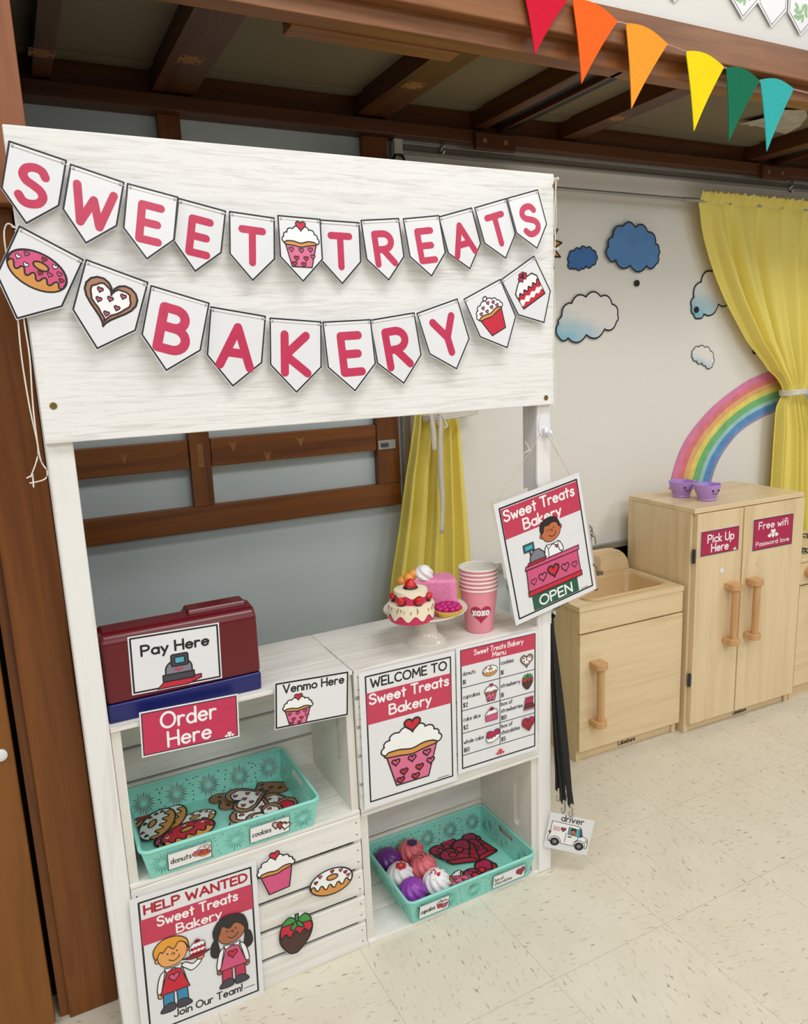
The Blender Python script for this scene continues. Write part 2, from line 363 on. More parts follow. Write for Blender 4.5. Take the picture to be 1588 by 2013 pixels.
GLYPH = {
'A': (.74, [[(0, 0), (.37, 1), (.74, 0)], [(.14, .34), (.6, .34)]]),
'B': (.6, [[(0, 0), (0, 1), (.28, 1)]+arc(.28, .77, .23, .23, 90, -90)+[(0, .54)], [(0, .54), (.32, .54)]+arc(.32, .27, .28, .27, 90, -90)+[(0, 0)]]),
'C': (.66, [arc(.4, .5, .4, .5, 48, 312, 16)]), 'D': (.66, [[(0, 0), (0, 1), (.18, 1)]+arc(.18, .5, .48, .5, 90, -90, 14)+[(0, 0)]]),
'E': (.5, [[(.5, 1), (0, 1), (0, 0), (.5, 0)], [(0, .5), (.44, .5)]]), 'F': (.5, [[(.5, 1), (0, 1), (0, 0)], [(0, .5), (.42, .5)]]),
'H': (.6, [[(0, 0), (0, 1)], [(.6, 0), (.6, 1)], [(0, .5), (.6, .5)]]), 'J': (.46, [[(.46, 1), (.46, .24)]+arc(.23, .24, .23, .24, 0, -170)]),
'K': (.6, [[(0, 0), (0, 1)], [(.56, 1), (.02, .46), (.6, 0)]]), 'L': (.48, [[(0, 1), (0, 0), (.48, 0)]]),
'M': (.8, [[(0, 0), (.06, 1), (.4, .28), (.74, 1), (.8, 0)]]), 'N': (.62, [[(0, 0), (0, 1), (.62, 0), (.62, 1)]]),
'O': (.82, [ell(.41, .5, .41, .5, 24)+[(.82, .5)]]), 'P': (.56, [[(0, 0), (0, 1), (.28, 1)]+arc(.28, .74, .28, .26, 90, -90)+[(0, .48)]]),
'R': (.6, [[(0, 0), (0, 1), (.28, 1)]+arc(.28, .74, .28, .26, 90, -90)+[(.04, .48)], [(.24, .47), (.6, 0)]]),
'S': (.56, [sm((.54, .82), (.44, .96), (.26, 1), (.08, .92), (.02, .75), (.12, .6), (.3, .52), (.48, .42), (.56, .26), (.48, .08), (.28, 0), (.12, .03), (0, .17))]),
'T': (.62, [[(0, 1), (.62, 1)], [(.31, 1), (.31, 0)]]), 'U': (.6, [[(0, 1), (0, .3)]+arc(.3, .3, .3, .3, 180, 360)+[(.6, 1)]]),
'V': (.66, [[(0, 1), (.33, 0), (.66, 1)]]), 'W': (.92, [[(0, 1), (.22, 0), (.46, .7), (.7, 0), (.92, 1)]]), 'Y': (.62, [[(0, 1), (.31, .45), (.62, 1)], [(.31, .45), (.31, 0)]]),
'a': (.5, [ell(.25, .3, .25, .3, 16)+[(.5, .3)], [(.5, .6), (.5, 0)]]), 'b': (.5, [[(0, 1), (0, 0)], ell(.25, .3, .25, .3, 16)+[(.5, .3)]]),
'c': (.44, [arc(.27, .3, .27, .3, 48, 312)]), 'd': (.5, [ell(.25, .3, .25, .3, 16)+[(.5, .3)], [(.5, 1), (.5, 0)]]),
'e': (.5, [[(.02, .32), (.5, .32)]+arc(.25, .3, .25, .3, 5, 320, 14)]), 'f': (.34, [sm((.36, .94), (.24, 1), (.14, .9), (.12, .7))+[(.12, 0)], [(0, .58), (.3, .58)]]),
'h': (.46, [[(0, 1), (0, 0)], [(0, .36)]+arc(.23, .36, .23, .24, 180, 0)+[(.46, 0)]]), 'i': (.02, [[(0, .6), (0, 0)], [(0, .84), (0, .86)]]),
'k': (.42, [[(0, 1), (0, 0)], [(.38, .6), (.02, .26), (.42, 0)]]), 'l': (.02, [[(0, 1), (0, 0)]]),
'm': (.72, [[(0, .6), (0, 0)], [(0, .38)]+arc(.18, .38, .18, .22, 180, 0)+[(.36, 0)], [(.36, .38)]+arc(.54, .38, .18, .22, 180, 0)+[(.72, 0)]]),
'n': (.46, [[(0, .6), (0, 0)], [(0, .36)]+arc(.23, .36, .23, .24, 180, 0)+[(.46, 0)]]), 'o': (.54, [ell(.27, .3, .27, .3, 18)+[(.54, .3)]]),
'p': (.5, [[(0, .6), (0, -.32)], ell(.25, .3, .25, .3, 16)+[(.5, .3)]]), 'r': (.32, [[(0, .6), (0, 0)], [(0, .34)]+arc(.22, .34, .22, .26, 180, 60, 6)]),
's': (.38, [sm((.36, .5), (.26, .6), (.1, .58), (.03, .46), (.12, .35), (.28, .27), (.37, .15), (.28, .01), (.1, 0), (0, .1))]),
't': (.34, [[(.16, .9), (.16, 0)], [(0, .62), (.34, .62)]]), 'u': (.46, [[(0, .6), (0, .24)]+arc(.23, .24, .23, .24, 180, 360)+[(.46, .6)], [(.46, .6), (.46, 0)]]),
'v': (.46, [[(0, .6), (.23, 0), (.46, .6)]]), 'w': (.66, [[(0, .6), (.16, 0), (.33, .45), (.5, 0), (.66, .6)]]), 'x': (.44, [[(0, .6), (.44, 0)], [(.44, .6), (0, 0)]]),
'y': (.46, [[(0, .6), (.23, .02)], [(.46, .6), (.1, -.32)]]),
'0': (.56, [ell(.28, .5, .28, .5, 20)+[(.56, .5)]]), '1': (.02, [[(0, 1), (0, 0)]]), '2': (.5, [sm((.02, .78), (.1, .95), (.26, 1), (.44, .92), (.46, .72), (.3, .42), (0, 0))+[(.5, 0)]]),
'5': (.5, [[(.46, 1), (.06, 1), (.02, .56)]+sm((.02, .56), (.24, .62), (.46, .5), (.5, .3), (.4, .06), (.2, 0), (0, .1))]),
'$': (.46, [sm((.44, .8), (.34, .9), (.18, .92), (.04, .8), (.06, .62), (.24, .52), (.42, .4), (.44, .22), (.3, .08), (.12, .08), (0, .2)), [(.23, 1.06), (.23, -.06)]]),
'!': (.02, [[(0, 1), (0, .3)], [(0, .02), (0, 0)]]), ':': (.02, [[(0, .5), (0, .52)], [(0, .08), (0, .1)]]),
}
# ---- little pictures, each about one unit wide and centred on its middle
def p_heart(a, x, y, s, m=None, w=.1, rot=0):
    h = a.h; a.shape(heart(x, y, s, 22, rot), m or red, w*s); a.h = h
def p_cupcake(a, style='hearts', lw=.032):
    wr = {'hearts': lpink, 'pink': mpink, 'red': red}[style]
    a.shape([(-.42, .02), (-.27, -.56), (.27, -.56), (.42, .02)], wr, lw)
    if style == 'hearts':
        for x, y in ((-.27, -.12), (0, -.13), (.25, -.1), (-.14, -.33), (.12, -.33), (.31, -.27), (-.2, -.47), (.05, -.48)): p_heart(a, x, y-.02, .13, mpink if y > -.3 else red, .2)
    a.shape(smooth([(-.43, .0), (-.42, .09), (-.2, .1), (.0, .06), (.2, .1), (.42, .1), (.43, .02), (.2, -.02), (0, -.06), (-.2, -.03)]), tan, lw)
    fr = []
    for cx, cy, r, b0, b1 in ((-.4, .16, .1, 250, 120), (-.37, .31, .085, 200, 80), (-.26, .44, .1, 190, 60), (-.08, .5, .12, 160, 40), (.12, .5, .12, 150, 30), (.28, .42, .1, 120, 0), (.38, .29, .085, 90, -20), (.41, .15, .1, 60, -70)):
        fr += arc(cx, cy*.72, r, r*.82, b0, b1, 6)
    fr += smooth([(.36, .08), (.2, .09), (0, .04), (-.2, .08), (-.38, .08)], False, 4)
    a.shape(fr, card_m, lw)
    if style == 'red':
        for x, y in ((-.3, .15), (-.16, .27), (-.08, .13), (.06, .33), (.12, .17), (.24, .27), (.32, .14)): p_heart(a, x, y, .11, mpink, .2)
        a.line(sm((-.05, .44), (-.02, .54), (.08, .54), (.1, .48)), lw, ink)
    else: p_heart(a, .02, .46, .27, red, .11)
def p_donut(a, icing, hearts, lw=.03, dough=None):
    a.shape(ell(0, 0, .5, .31, 36), dough or tan, lw)
    low = [(.48-.96*i/90, -.05-.05*math.copysign(abs(sin(i/90*pi*10+.4))**.7, sin(i/90*pi*10+.4))-.06*sin(i/90*pi)) for i in range(91)]
    a.shape(arc(0, 0, .49, .305, 5, 175, 20)+low[::-1], icing, lw)
    a.shape(ell(.02, .1, .13, .065, 20), dough or tan, lw)
    for (x, y), m in zip(((-.36, .07), (-.26, .18), (.02, .23), (.22, .2), (.33, .12), (.4, .03), (-.2, .0), (.2, .03), (.05, -.02)), hearts*3): p_heart(a, x, y, .09, m, .18)
def p_cookie(a, icing=card_m, dots=True, plainc=False, lw=.04):
    a.shape(heart(0, -.05, 1, 30), cookie if not plainc else cookie_d, lw)
    if plainc:
        for x, y in ((-.25, .15), (.1, .2), (.27, .08), (-.1, -.02), (.12, -.12), (0, -.28)): a.shape(ell(x, y, .06, .045, 10), choc, .02)
        return
    P = [(x*.77*(1+.04*sin(i*2.1)), (y+.05)*.77*(1+.04*sin(i*2.1))-.05) for i, (x, y) in enumerate(heart(0, -.05, 1, 36))]
    a.shape(P, icing, lw*.9, maroon_ink)
    if dots:
        for x, y in ((-.22, .16), (.22, .18), (0, .05), (-.2, -.03), (.16, -.08), (0, -.25)): p_heart(a, x, y, .11, mpink, .22)
def p_slice(a, cake=red, layers=True, lw=.035):
    a.shape([(-.45, .1), (-.2, .33), (.35, .33), (.46, .14), (.46, -.38), (-.42, -.38)], cake, lw)
    top = [(-.45, .12), (-.2, .34), (.34, .34), (.46, .2)]
    a.shape(top+wave(.46, .06, -.45, -.0, 5, .05, 6), card_m, lw)
    if layers:
        for y in (-.14, ): a.fill(wave(-.43, y, .45, y+.04, 4, .03, 6)+wave(.45, y-.09, -.43, y-.13, 4, .03, 6), card_m)
    for x, y in ((-.06, .36), (.08, .38), (.01, .44)): p_heart(a, x, y, .2, red, .12)
def p_berry(a, lw=.04):
    body = smooth([(-.4, .2), (-.3, .34), (0, .36), (.3, .34), (.42, .16), (.36, -.16), (.12, -.46), (-.02, -.5), (-.16, -.44), (-.38, -.14)])
    a.shape(body, choc, lw)
    a.shape(smooth([(-.4, .2), (-.3, .34), (0, .37), (.3, .34), (.42, .14), (.32, .0), (.22, .1), (.1, -.02), (-.02, .1), (-.14, -.06), (-.26, .06), (-.37, -.04)]), red, lw)
    for P in (((0, .36), (-.2, .5), (-.38, .3), (-.2, .3)), ((0, .36), (.2, .52), (.38, .32), (.18, .28)), ((-.02, .36), (-.14, .22), (-.08, .12), (.04, .26)), ((0, .36), (.12, .3), (.2, .16), (.04, .22))): a.shape(smooth(list(P), True, 4), green_i, lw*.8)
    a.shape([(-.03, .36), (-.06, .55), (.02, .56), (.04, .36)], green_i, lw*.8)
def p_cakeh(a, lw=.04):
    a.shape(smooth([(-.48, .2), (-.42, .36), (-.2, .38), (0, .3), (.24, .42), (.46, .38), (.5, .1), (.48, -.14), (.1, -.36), (-.1, -.4), (-.46, -.3)]), card_m, lw)
    a.shape(smooth([(-.48, .2), (-.42, .36), (-.2, .38), (0, .3), (.24, .42), (.46, .38), (.5, .12), (.36, .02), (.26, .06), (.14, -.08), (.02, -.02), (-.1, -.14), (-.22, -.06), (-.34, -.12), (-.46, 0)], True, 3), mag, lw)
def p_box(a, lw=.04):                          # heart shaped box of chocolates with a bow
    a.shape([(-.48, .12), (-.46, -.06), (.04, -.48), (.1, -.48), (.5, .04), (.48, .22), (0, 0)], dred, lw)
    a.shape([(x, y*.8+.1) for x, y in heart(.01, 0, .98, 30, 0)], mag, lw)
    a.line([(-.2, .42), (.16, -.22)], .03, ink); a.line([(-.02, .26), (.32, -.06)], lw*.8, ink)
    for sx in (-1, 1): a.shape(smooth([(-.05, .15), (-.05+sx*.14, .26), (-.05+sx*.24, .16), (-.05+sx*.14, .06)], True, 4), red, lw*.8)
    a.shape(ell(-.05, .15, .05, .05, 10), red, lw*.8)
    a.line([(.06, -.3), (.07, -.47)], lw, ink)
def p_strawbox(a, lw=.04):
    a.shape([(-.36, .02), (-.3, .48), (.34, .48), (.3, .02)], mag, lw); a.shape([(-.36, .02), (.3, .02), (.5, -.3), (-.44, -.3)], choc, lw)
    for i in range(6): a.fill(ell(-.28+i*.11, -.07-.05*(i % 2), .04, .04, 8), dred)
    a.shape([(-.44, -.3), (.5, -.3), (.48, -.42), (-.46, -.42)], mpink, lw)
def p_trio(a, m, w=.1):                        # the little hearts mark
    p = lambda x, y, s, r=0: (a.fill(heart(x, y, s, 18, r), m))
    for x, y, s, r in ((0, .1, .55, 0), (-.38, -.18, .42, 25), (.38, -.18, .42, -25), (.0, -.22, .4, 0)): p(x, y, s, r)
def p_register(a, lw=.035):
    a.shape([(-.5, -.42), (-.3, -.24), (.5, -.24), (.5, -.32), (.2, -.42)], red, lw*.8)
    a.shape([(-.36, -.28), (-.36, -.12), (.34, -.12), (.34, -.28)], dgrey, lw)
    a.shape([(-.3, -.12)]+arc(0, -.02, .3, .24, 170, 10, 12)+[(.3, -.12)], grey_i, lw)
    a.shape(rrect(-.16, .06, .22, .34, .04), dgrey, lw); a.shape(rrect(-.08, .12, .14, .27, .02), cyan_i, lw*.8)
    for i in range(3): a.fill(heart(-.06+i*.06, -.02-(i % 2)*.03, .08), pink)
# ================================================================== setting
WY = .66
struct(MB().box(-1.5, 4.5, -3.2, WY, -.03, 0, FLOOR).build('floor'))
struct(MB().box(-1.5, 4.5, WY, WY+.05, 0, 2.6, blue_wall).build('wall_back'))
m = MB()                                        # rails and stiles fixed to the back wall
m.box(.02, .945, WY-.022, WY, .818, .884, dark_x)
struct(m.build('trim_1', bevel=.002), 'brown lower wood rail on the blue grey wall behind the stand')
m = MB()
for x0, x1 in ((.02, .345), (.402, .872)): m.box(x0, x1, WY-.022, WY, .984, 1.056, dark_x)
for x, z in ((.19, 1.03), (.46, 1.035), (.645, 1.03), (.55, 1.0)):      # bare scuffs where fittings were taken off
    m.add([(x-.012, WY-.0225, z+.012), (x-.004, WY-.0225, z+.006), (x+.004, WY-.0225, z+.006), (x+.012, WY-.0225, z+.012), (x+.006, WY-.0225, z-.004), (x, WY-.0225, z-.02), (x-.006, WY-.0225, z-.004)], [(0, 1, 2, 3, 4, 5, 6)], raw_w)
struct(m.build('trim_2', bevel=.002), 'brown upper wood rail on the blue grey wall behind the stand')
m = MB()
m.box(.348, .400, WY-.024, WY, .884, 1.835, dark_z); m.box(.366, .382, WY-.0248, WY-.0238, .985, 1.045, raw_w)
struct(m.build('trim_3', bevel=.002), 'brown upright between the wall rails')
struct(MB().box(.873, .945, WY-.024, WY, .884, 1.835, dark_z).build('trim_4', bevel=.002), 'brown upright beside the whiteboard')
# ---- the loft overhead
JZ = 1.858; DZ = 1.905
m = MB().box(.03, 4.5, .60, WY, 1.817, JZ-.006, shaded_l)
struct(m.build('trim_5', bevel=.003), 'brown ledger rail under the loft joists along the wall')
struct(MB().box(.03, 4.5, .625, WY-.001, JZ-.006, DZ, shaded_l).build('trim_6', bevel=.002), 'brown upper ledger board along the wall')
m = MB().box(-.09, 4.5, .12, WY-.001, DZ, DZ+.02, deck_m); m.box(-.02, 4.5, .565, .605, DZ-.004, DZ, deck_m)
struct(m.build('ceiling'), 'pale underside of the loft deck')
n = 7
def joist(x0, x1, patch=None):
    global n
    m = MB().box(x0, x1, .165, .625, JZ, DZ, shaded_y)
    if patch:
        px = (x0+x1)/2
        m.box(px-.028, px+.02, patch-.02, patch+.022, JZ-.0006, JZ+.001, raw_w)
        for a, b in ((-.022, -.012), (.014, -.012), (-.02, .014), (.012, .015)): m.box(px+a-.003, px+a+.003, patch+b-.003, patch+b+.003, JZ-.0012, JZ-.0005, black)
    struct(m.build('trim_%d' % n, bevel=.002), 'brown loft joist'); n += 1
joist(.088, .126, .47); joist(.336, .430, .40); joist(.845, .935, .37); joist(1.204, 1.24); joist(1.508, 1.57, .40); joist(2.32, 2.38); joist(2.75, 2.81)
for x in (1.244, 2.42):                         # black track channels between narrow strips
    m = MB(); m.box(x, x+.045, .13, .62, JZ+.012, DZ, black); m.box(x+.045, x+.057, .13, .62, JZ, DZ, shaded_y); m.box(x+.057, x+.10, .13, .62, JZ+.012, DZ, black)
    struct(m.build('trim_%d' % n), 'black slot track between loft joists'); n += 1
    m = MB().box(x-.05, x+.085, .585, .601, 1.800, 1.842, shaded_l)
    for q in (-.02, .05): m.add(ell3 if 0 else [(x+q+a*.007, .5845, 1.822+b*.007) for a, b in ell(0, 0, 1, 1, 10)], [tuple(range(10))], raw_w)
    struct(m.build('trim_%d' % n, bevel=.002), 'short brown block on the ledger below the track'); n += 1
struct(MB().box(-.09, 4.5, .118, .165, JZ, 1.915, fasc).build('trim_%d' % n, bevel=.002), 'lower board of the loft front beam'); n += 1
struct(MB().box(-.09, 4.5, .088, .118, 1.896, 1.968, fasc).build('trim_%d' % n, bevel=.003), 'upper board of the loft front beam'); n += 1
m = MB().box(.515, .885, .165, .212, JZ-.004, JZ+.03, fasc)
struct(m.build('trim_%d' % n, bevel=.002), 'short wood lip behind the loft front beam'); n += 1
struct(MB().box(-.09, 4.5, .10, .14, 1.968, 2.6, upper_w).build('wall_loft'), 'white panel above the loft front beam')
# a grey torn paper patch under the deck
m = MB(); P = [(2.03, .41), (2.06, .30), (2.02, .275), (2.14, .27), (2.19, .30), (2.24, .36), (2.28, .44), (2.24, .425), (2.19, .445), (2.15, .42), (2.10, .43), (2.07, .405)]
m.prism(P, lambda u, v, d: (u, v, DZ-.006-d+.012*sin(u*30)*.5), plain('grey_torn_paper', (172, 166, 154), .8, var=.15, vs=40), 0, .001)
tag(m.build('torn_paper'), 'torn grey paper patch hanging under the loft deck', 'paper')
# left corner post, dark gap and door of the cupboard beside the stand
struct(MB().box(-.088, .001, .122, .20, 0, 1.50, dark_z).build('trim_%d' % n, bevel=.003), 'brown corner post beside the stand'); n += 1
struct(MB().box(-.088, .037, .09, .16, 1.50, 2.2, fasc_z).build('trim_%d' % n, bevel=.003), 'lighter top length of the corner post'); n += 1
struct(MB().box(-.104, -.088, .135, .20, 0, 2.2, dark_z).build('trim_%d' % n), 'narrow brown reveal beside the cupboard door'); n += 1
struct(MB().box(-.7, .03, .20, .24, 0, 2.2, gap_m).build('gap_sheet_left'), 'near-black sheet coloured as the shade behind the cupboard door')
struct(MB().box(.004, .03, .165, WY, 0, DZ, gap_m).build('gap_sheet_side'), 'near-black sheet coloured as the shade in the gap under the loft')
m = MB().box(-.7, -.1125, .112, .134, .01, 2.0, door_w)
d1 = struct(m.build('door_1', bevel=.003), 'plain brown cupboard door at the left edge')
p = at_y(5, 1484, .11); m = MB().lathe([(.011, 0), (.011, .004), (.008, .006), (1e-5, .006)], paper, 20); m.xf(Matrix.Translation((p.x-.003, .112, p.z)) @ Matrix.Rotation(radians(90), 4, 'X'))
tag(m.build('door_bumper', smooth=True), 'small round white bumper disc on the brown cupboard door', 'bumper')
# ---- whiteboard, its rails and tray
WB = WY-.012
t = thing('whiteboard', 'large whiteboard on the back wall behind the curtains', 'whiteboard', (.96, WY, .575))
X0 = .96
MB().box(.026, 3.5, -.012, 0, .0, 1.235, board_w).build('face', t)
MB().box(0, .026, -.02, 0, -.4, 1.235, alu).build('frame', t, bevel=.002)
m = MB().box(.026, 3.5, -.045, -.012, .0, .005, alu); m.box(.026, 3.5, -.05, -.045, -.006, .012, alu)
m.build('tray', t)
t2 = thing('map_rail', 'long metal map rail with cork strip above the whiteboard', 'rail', (.99, WY-.012, 1.785))
m = MB().box(0, 3.4, -.014, 0, .022, .032, alu); m.box(0, 3.4, -.014, 0, -.002, .006, alu); m.build('rail', t2, bevel=.001)
MB().box(0, 3.4, -.008, 0, .006, .022, alu_d).build('cork_strip', t2)
m = MB().box(-.026, 0, -.016, 0, -.006, .036, plain('white_plastic', (212, 208, 200), .4)); m.build('end_cap', t2, bevel=.002)
m = MB(); m.tube([(-.012+.016*cos(a), -.012, -.024+.02*sin(a)) for a in [i*pi/9 for i in range(18)]], .004, black, 6, True)
m.build('end_ring', t2, smooth=True)
def map_hook(u, v, where):
    p = at_y(u, v, WY-.03)
    t = thing('map_hook', 'small metal map hook on the rail %s' % where, 'hook', p, group=None)
    MB().tube([(.004, .018, .022), (.004, -.004, .022), (.002, -.006, .008), (-.004, 0, .002), (-.006, .006, -.008)], .0035, alu, 6).build('clip', t, smooth=True)
    MB().tube([(-.006, .004, -.006), (-.006, -.002, -.014), (-.004, -.01, -.014), (-.003, -.012, -.008)], .003, chrome, 6).build('hook_end', t, smooth=True)
map_hook(871, 293, 'above the right end of the white sign board'); map_hook(1554, 370, 'above the yellow curtain')
struct(MB().box(1.50, 4.5, WY-.006, WY, 0, .565, black).build('trim_%d' % n), 'black wall panel below the whiteboard tray'); n += 1
# metal latch on the wood upright
p = at_y(760, 874, WY-.026); t = thing('metal_latch', 'small silver metal latch plate on the brown upright', 'latch', p)
m = MB().box(-.028, .028, -.002, .002, -.013, .013, alu); m.build('plate', t, bevel=.001)
MB().box(-.018, .004, -.006, -.001, -.006, .005, dgrey).build('catch', t, bevel=.001)
# ================================================================== the white stand
st = thing('play_shop_stand', 'white painted wooden shop stand with a large blank header board', 'stand', (0, 0, 0))
BW = .99
ZB, ZT = 1.1285, 1.589
m = MB().box(0, BW, -.012, 0, ZB, ZT, white_x); hb = m.build('header_board', st, bevel=.0015)
for x0, x1 in ((.0, .041), (.953, .991)): MB().box(x0, x1, 0, .052, 0, ZB+.3, white_z).build('post', st, bevel=.004)
for u, v in ((105, 798), (1073, 782), (1090, 366)):
    p = at_y(u, v, -.012); m = MB().lathe([(.0055, 0), (.0055, .0008), (.003, .0008), (.0028, .0002), (1e-5, .0002)], brass, 16); m.xf(Matrix.Translation((p.x, -.012, p.z)) @ Matrix.Rotation(radians(90), 4, 'X'))
    m.build('screw', st)
# ---- crates
CWd, CD, CH = .4555, .238, .3155
def end_panel(x, name_parent):
    W_, H_ = CD-.016, CH-.016
    vs, fs = holed([(0, 0), (W_, 0), (W_, H_), (0, H_)], [rrect(.047, H_/2-.06, .07, H_/2+.06, .011)], .016)
    M = Matrix(((0, 0, 1, x), (1, 0, 0, .008), (0, 1, 0, .008), (0, 0, 0, 1)))
    return MB().add([M @ Vector(v) for v in vs], fs, crate_z).build('end_panel', name_parent, bevel=.0012)
def slats(n_, a0, a1, fn, gap, nails=True):
    m = MB(); w = (a1-a0-gap*(n_-1))/n_
    for i in range(n_):
        q = a0+i*(w+gap); e = random.uniform(-.0015, .0015); fn(m, q, q+w, e)
    return m
def crate(x, z, front, label):
    t = thing('wooden_crate', label, 'crate', (x, 0, z), group='white wooden crates of the stand')
    end_panel(.0085, t); end_panel(CWd-.0085, t)
    def level(z0, z1):
        return lambda m, a, b, e: m.box(0, CWd+e, a, b, z0, z1, crate_x)
    slats(3, 0, CD, level(CH-.008, CH), .0035).build('slat_panel', t, bevel=.001)
    slats(3, 0, CD, level(0, .008), .0035).build('slat_panel', t, bevel=.001)
    if front:
        def fr(m, a, b, e):
            m.box(-.0, CWd-.003+e, 0-.001, .008, a, b, crate_x)
            for x in (.009, CWd-.012):
                for q in (.25, .75): m.add([(x+u, -.0013, a+(b-a)*q+v) for u, v in ell(0, 0, .0016, .0016, 8)], [tuple(range(8))], dgrey)
        slats(5, .004, CH-.002, fr, .0095).build('slat_panel', t, bevel=.001)
    else:
        slats(4, .008, CH-.008, lambda m, a, b, e: m.box(0, CWd, CD-.008, CD, a, b, crate_x), .007).build('slat_panel', t, bevel=.001)
    return t
XL, XR = .0415, .4985
crate(XL, .3165, False, 'white crate with open front under the red cash register')
crate(XL, .0, True, 'white slatted crate on the floor bearing the cupcake, donut and strawberry cutouts')
crate(XR, .3165, True, 'white slatted crate under the cake stand behind two posters')
crate(XR, .0, False, 'white open crate on the floor holding the basket of cupcakes')
TOP = .3165+CH
# ================================================================== letter banners
def pent(w, s, t_): return [(-w/2, 0), (w/2, 0), (w/2, -s), (0, -t_), (-w/2, -s)]
BAN1 = [('S', .043, 1.555, -15.6), ('W', .121, 1.529, -15.8), ('E', .199, 1.509, -11.8), ('E', .275, 1.493, -12.0), ('T', .355, 1.481, -5.2), ('*cup', .436, 1.480, -2.1), ('T', .512, 1.478, -1.2), ('R', .590, 1.484, 5.0), ('E', .673, 1.491, 6.8), ('A', .750, 1.504, 15.0), ('T', .828, 1.524, 15.8), ('S', .901, 1.544, 15.2)]
BAN2 = [('*donut', .046, 1.427, -29.1), ('*cookie', .134, 1.388, -20.5), ('B', .226, 1.353, -16.9), ('A', .320, 1.326, -9.9), ('K', .419, 1.311, -4.7), ('E', .514, 1.308, 2.0), ('R', .608, 1.315, 7.7), ('Y', .703, 1.333, 16.4), ('*sprinkle', .803, 1.364, 24.0), ('*cake', .892, 1.406, 30.1)]
def banner(items, w, s, t_, label, ends):
    root = thing('letter_banner', label, 'banner', (0, -.0135, items[0][2]))
    z0 = items[0][2]; knots = []
    for i, (what, x, z, ang) in enumerate(items):
        q = w/2-.006; c, sn = cos(radians(ang)), sin(radians(ang))
        fo = MB(); P = pent(w, s, t_)
        sway = .004+.003*(i % 3)
        def fn(u, v, h, sway=sway): return (u, -h+sway*(v/t_)*1.0, v)      # the tip hangs a touch off the board
        lift = -(sway+.001)
        fo.prism(P, lambda u, v, d: fn(u, v, d), paper, 0, .0007)
        a = Art(fn); a.h = .0008; a.part('flag'); a.mbs['flag'] = fo; a.cur = fo
        a.line(pent(w-.0035, s-.0008, t_-.0035) and [(u*.965, v*.965-.0012) for u, v in P], .0026, ink, True)
        for sg in (-1, 1): a.fill(ell(sg*q, -.006, .0022, .0022, 10), grey_i)
        fl = fo.build('flag', root, loc=(x, lift-.001, z-z0), rot=(0, -radians(ang), 0), fix=False)
        fl['label'] = ('white pennant with pink letter '+what) if what[0] != '*' else 'white pennant with a picture of a '+{'cup': 'cupcake', 'donut': 'pink donut', 'cookie': 'heart cookie', 'sprinkle': 'red cupcake', 'cake': 'cake slice'}[what[1:]]
        b = Art(fn); b.h = .0009
        if what[0] != '*': b.part('lettering').text(what, .001*(i % 2), -t_*.715, w*.67, pink, .23, wide=1.08)
        else:
            b.part('picture'); k = what[1:]
            if k == 'cup': b.push(0, -.046, .066); p_cupcake(b)
            elif k == 'donut': b.push(-.002, -.048, .084); p_donut(b, mpink, [card_m, mpink, dred])
            elif k == 'cookie': b.push(0, -.05, .078); p_cookie(b)
            elif k == 'sprinkle': b.push(-.004, -.052, .066, 2); p_cupcake(b, 'red')
            else: b.push(0, -.05, .07); p_slice(b)
            b.pop()
        b.done(fl)
        knots += [(x-q*c-.006*sn*-1, lift-.0025, z-z0-q*sn-.006*c), (x+q*c+.006*sn, lift-.0025, z-z0+q*sn-.006*c)]
    m = MB(); pts = [ends[0]]+knots+[ends[1]]
    pts = [(px, py, pz) for px, py, pz in pts]
    m.tube(pts, .0007, twine, 6); m.build('string', root, smooth=True)
    return root, z0
e = lambda u, v, z0: (lambda p: (p.x, -.004, p.z-z0))(at_y(u, v, -.0175))
b1, z1 = banner(BAN1, .078, .069, .109, 'upper banner of white pennants with pink letters and a cupcake picture', (e(12, 277, 1.555), e(1092, 352, 1.555)))
b2, z2 = banner(BAN2, .096, .081, .128, 'lower banner of larger white pennants with pink letters and bakery pictures', (e(22, 445, 1.427), e(1090, 487, 1.427)))
def tail(name, pix, r, label, y=-.02):
    pts = [at_y(u, v, y+.0015*sin(i*1.7)) for i, (u, v) in enumerate(smooth(pix, False, 4))]
    p0 = pts[0]; m = MB().tube([p-p0 for p in pts], r, twine, 6)
    o = m.build(name, loc=p0, smooth=True); return o
m = MB()
for pix in ([(30, 447), (14, 440), (8, 465), (18, 530), (33, 610), (42, 700), (58, 800), (74, 875), (72, 905), (60, 938)], [(30, 452), (38, 500), (46, 620), (58, 700), (64, 790), (72, 860), (80, 905), (92, 925), (88, 942), (58, 950)], [(62, 935), (52, 940)], [(64, 932), (66, 958)]):
    m.tube([Vector(at_y(u, v, -.0165+.0015*sin(i*1.3)))-Vector((.03, -.0165, 1.4)) for i, (u, v) in enumerate(smooth(pix, False, 4))], .0011, twine, 6)
tag(m.build('string_tail', loc=(.03, -.0165, 1.4), smooth=True), 'loose frayed white string hanging down the left edge of the header board', 'string')
m = MB()
for pix in ([(1094, 355), (1089, 420), (1091, 480), (1086, 540), (1091, 600), (1088, 690), (1092, 760), (1090, 805), (1096, 820)], [(1091, 350), (1093, 420), (1090, 500)]):
    m.tube([Vector(at_y(u, v, -.016+.001*sin(i*1.3)))-Vector((.98, -.0165, 1.4)) for i, (u, v) in enumerate(smooth(pix, False, 4))], .0008, twine, 6)
tag(m.build('string_tail', loc=(.98, -.0165, 1.4), smooth=True), 'thin white string running down the right edge of the header board', 'string')
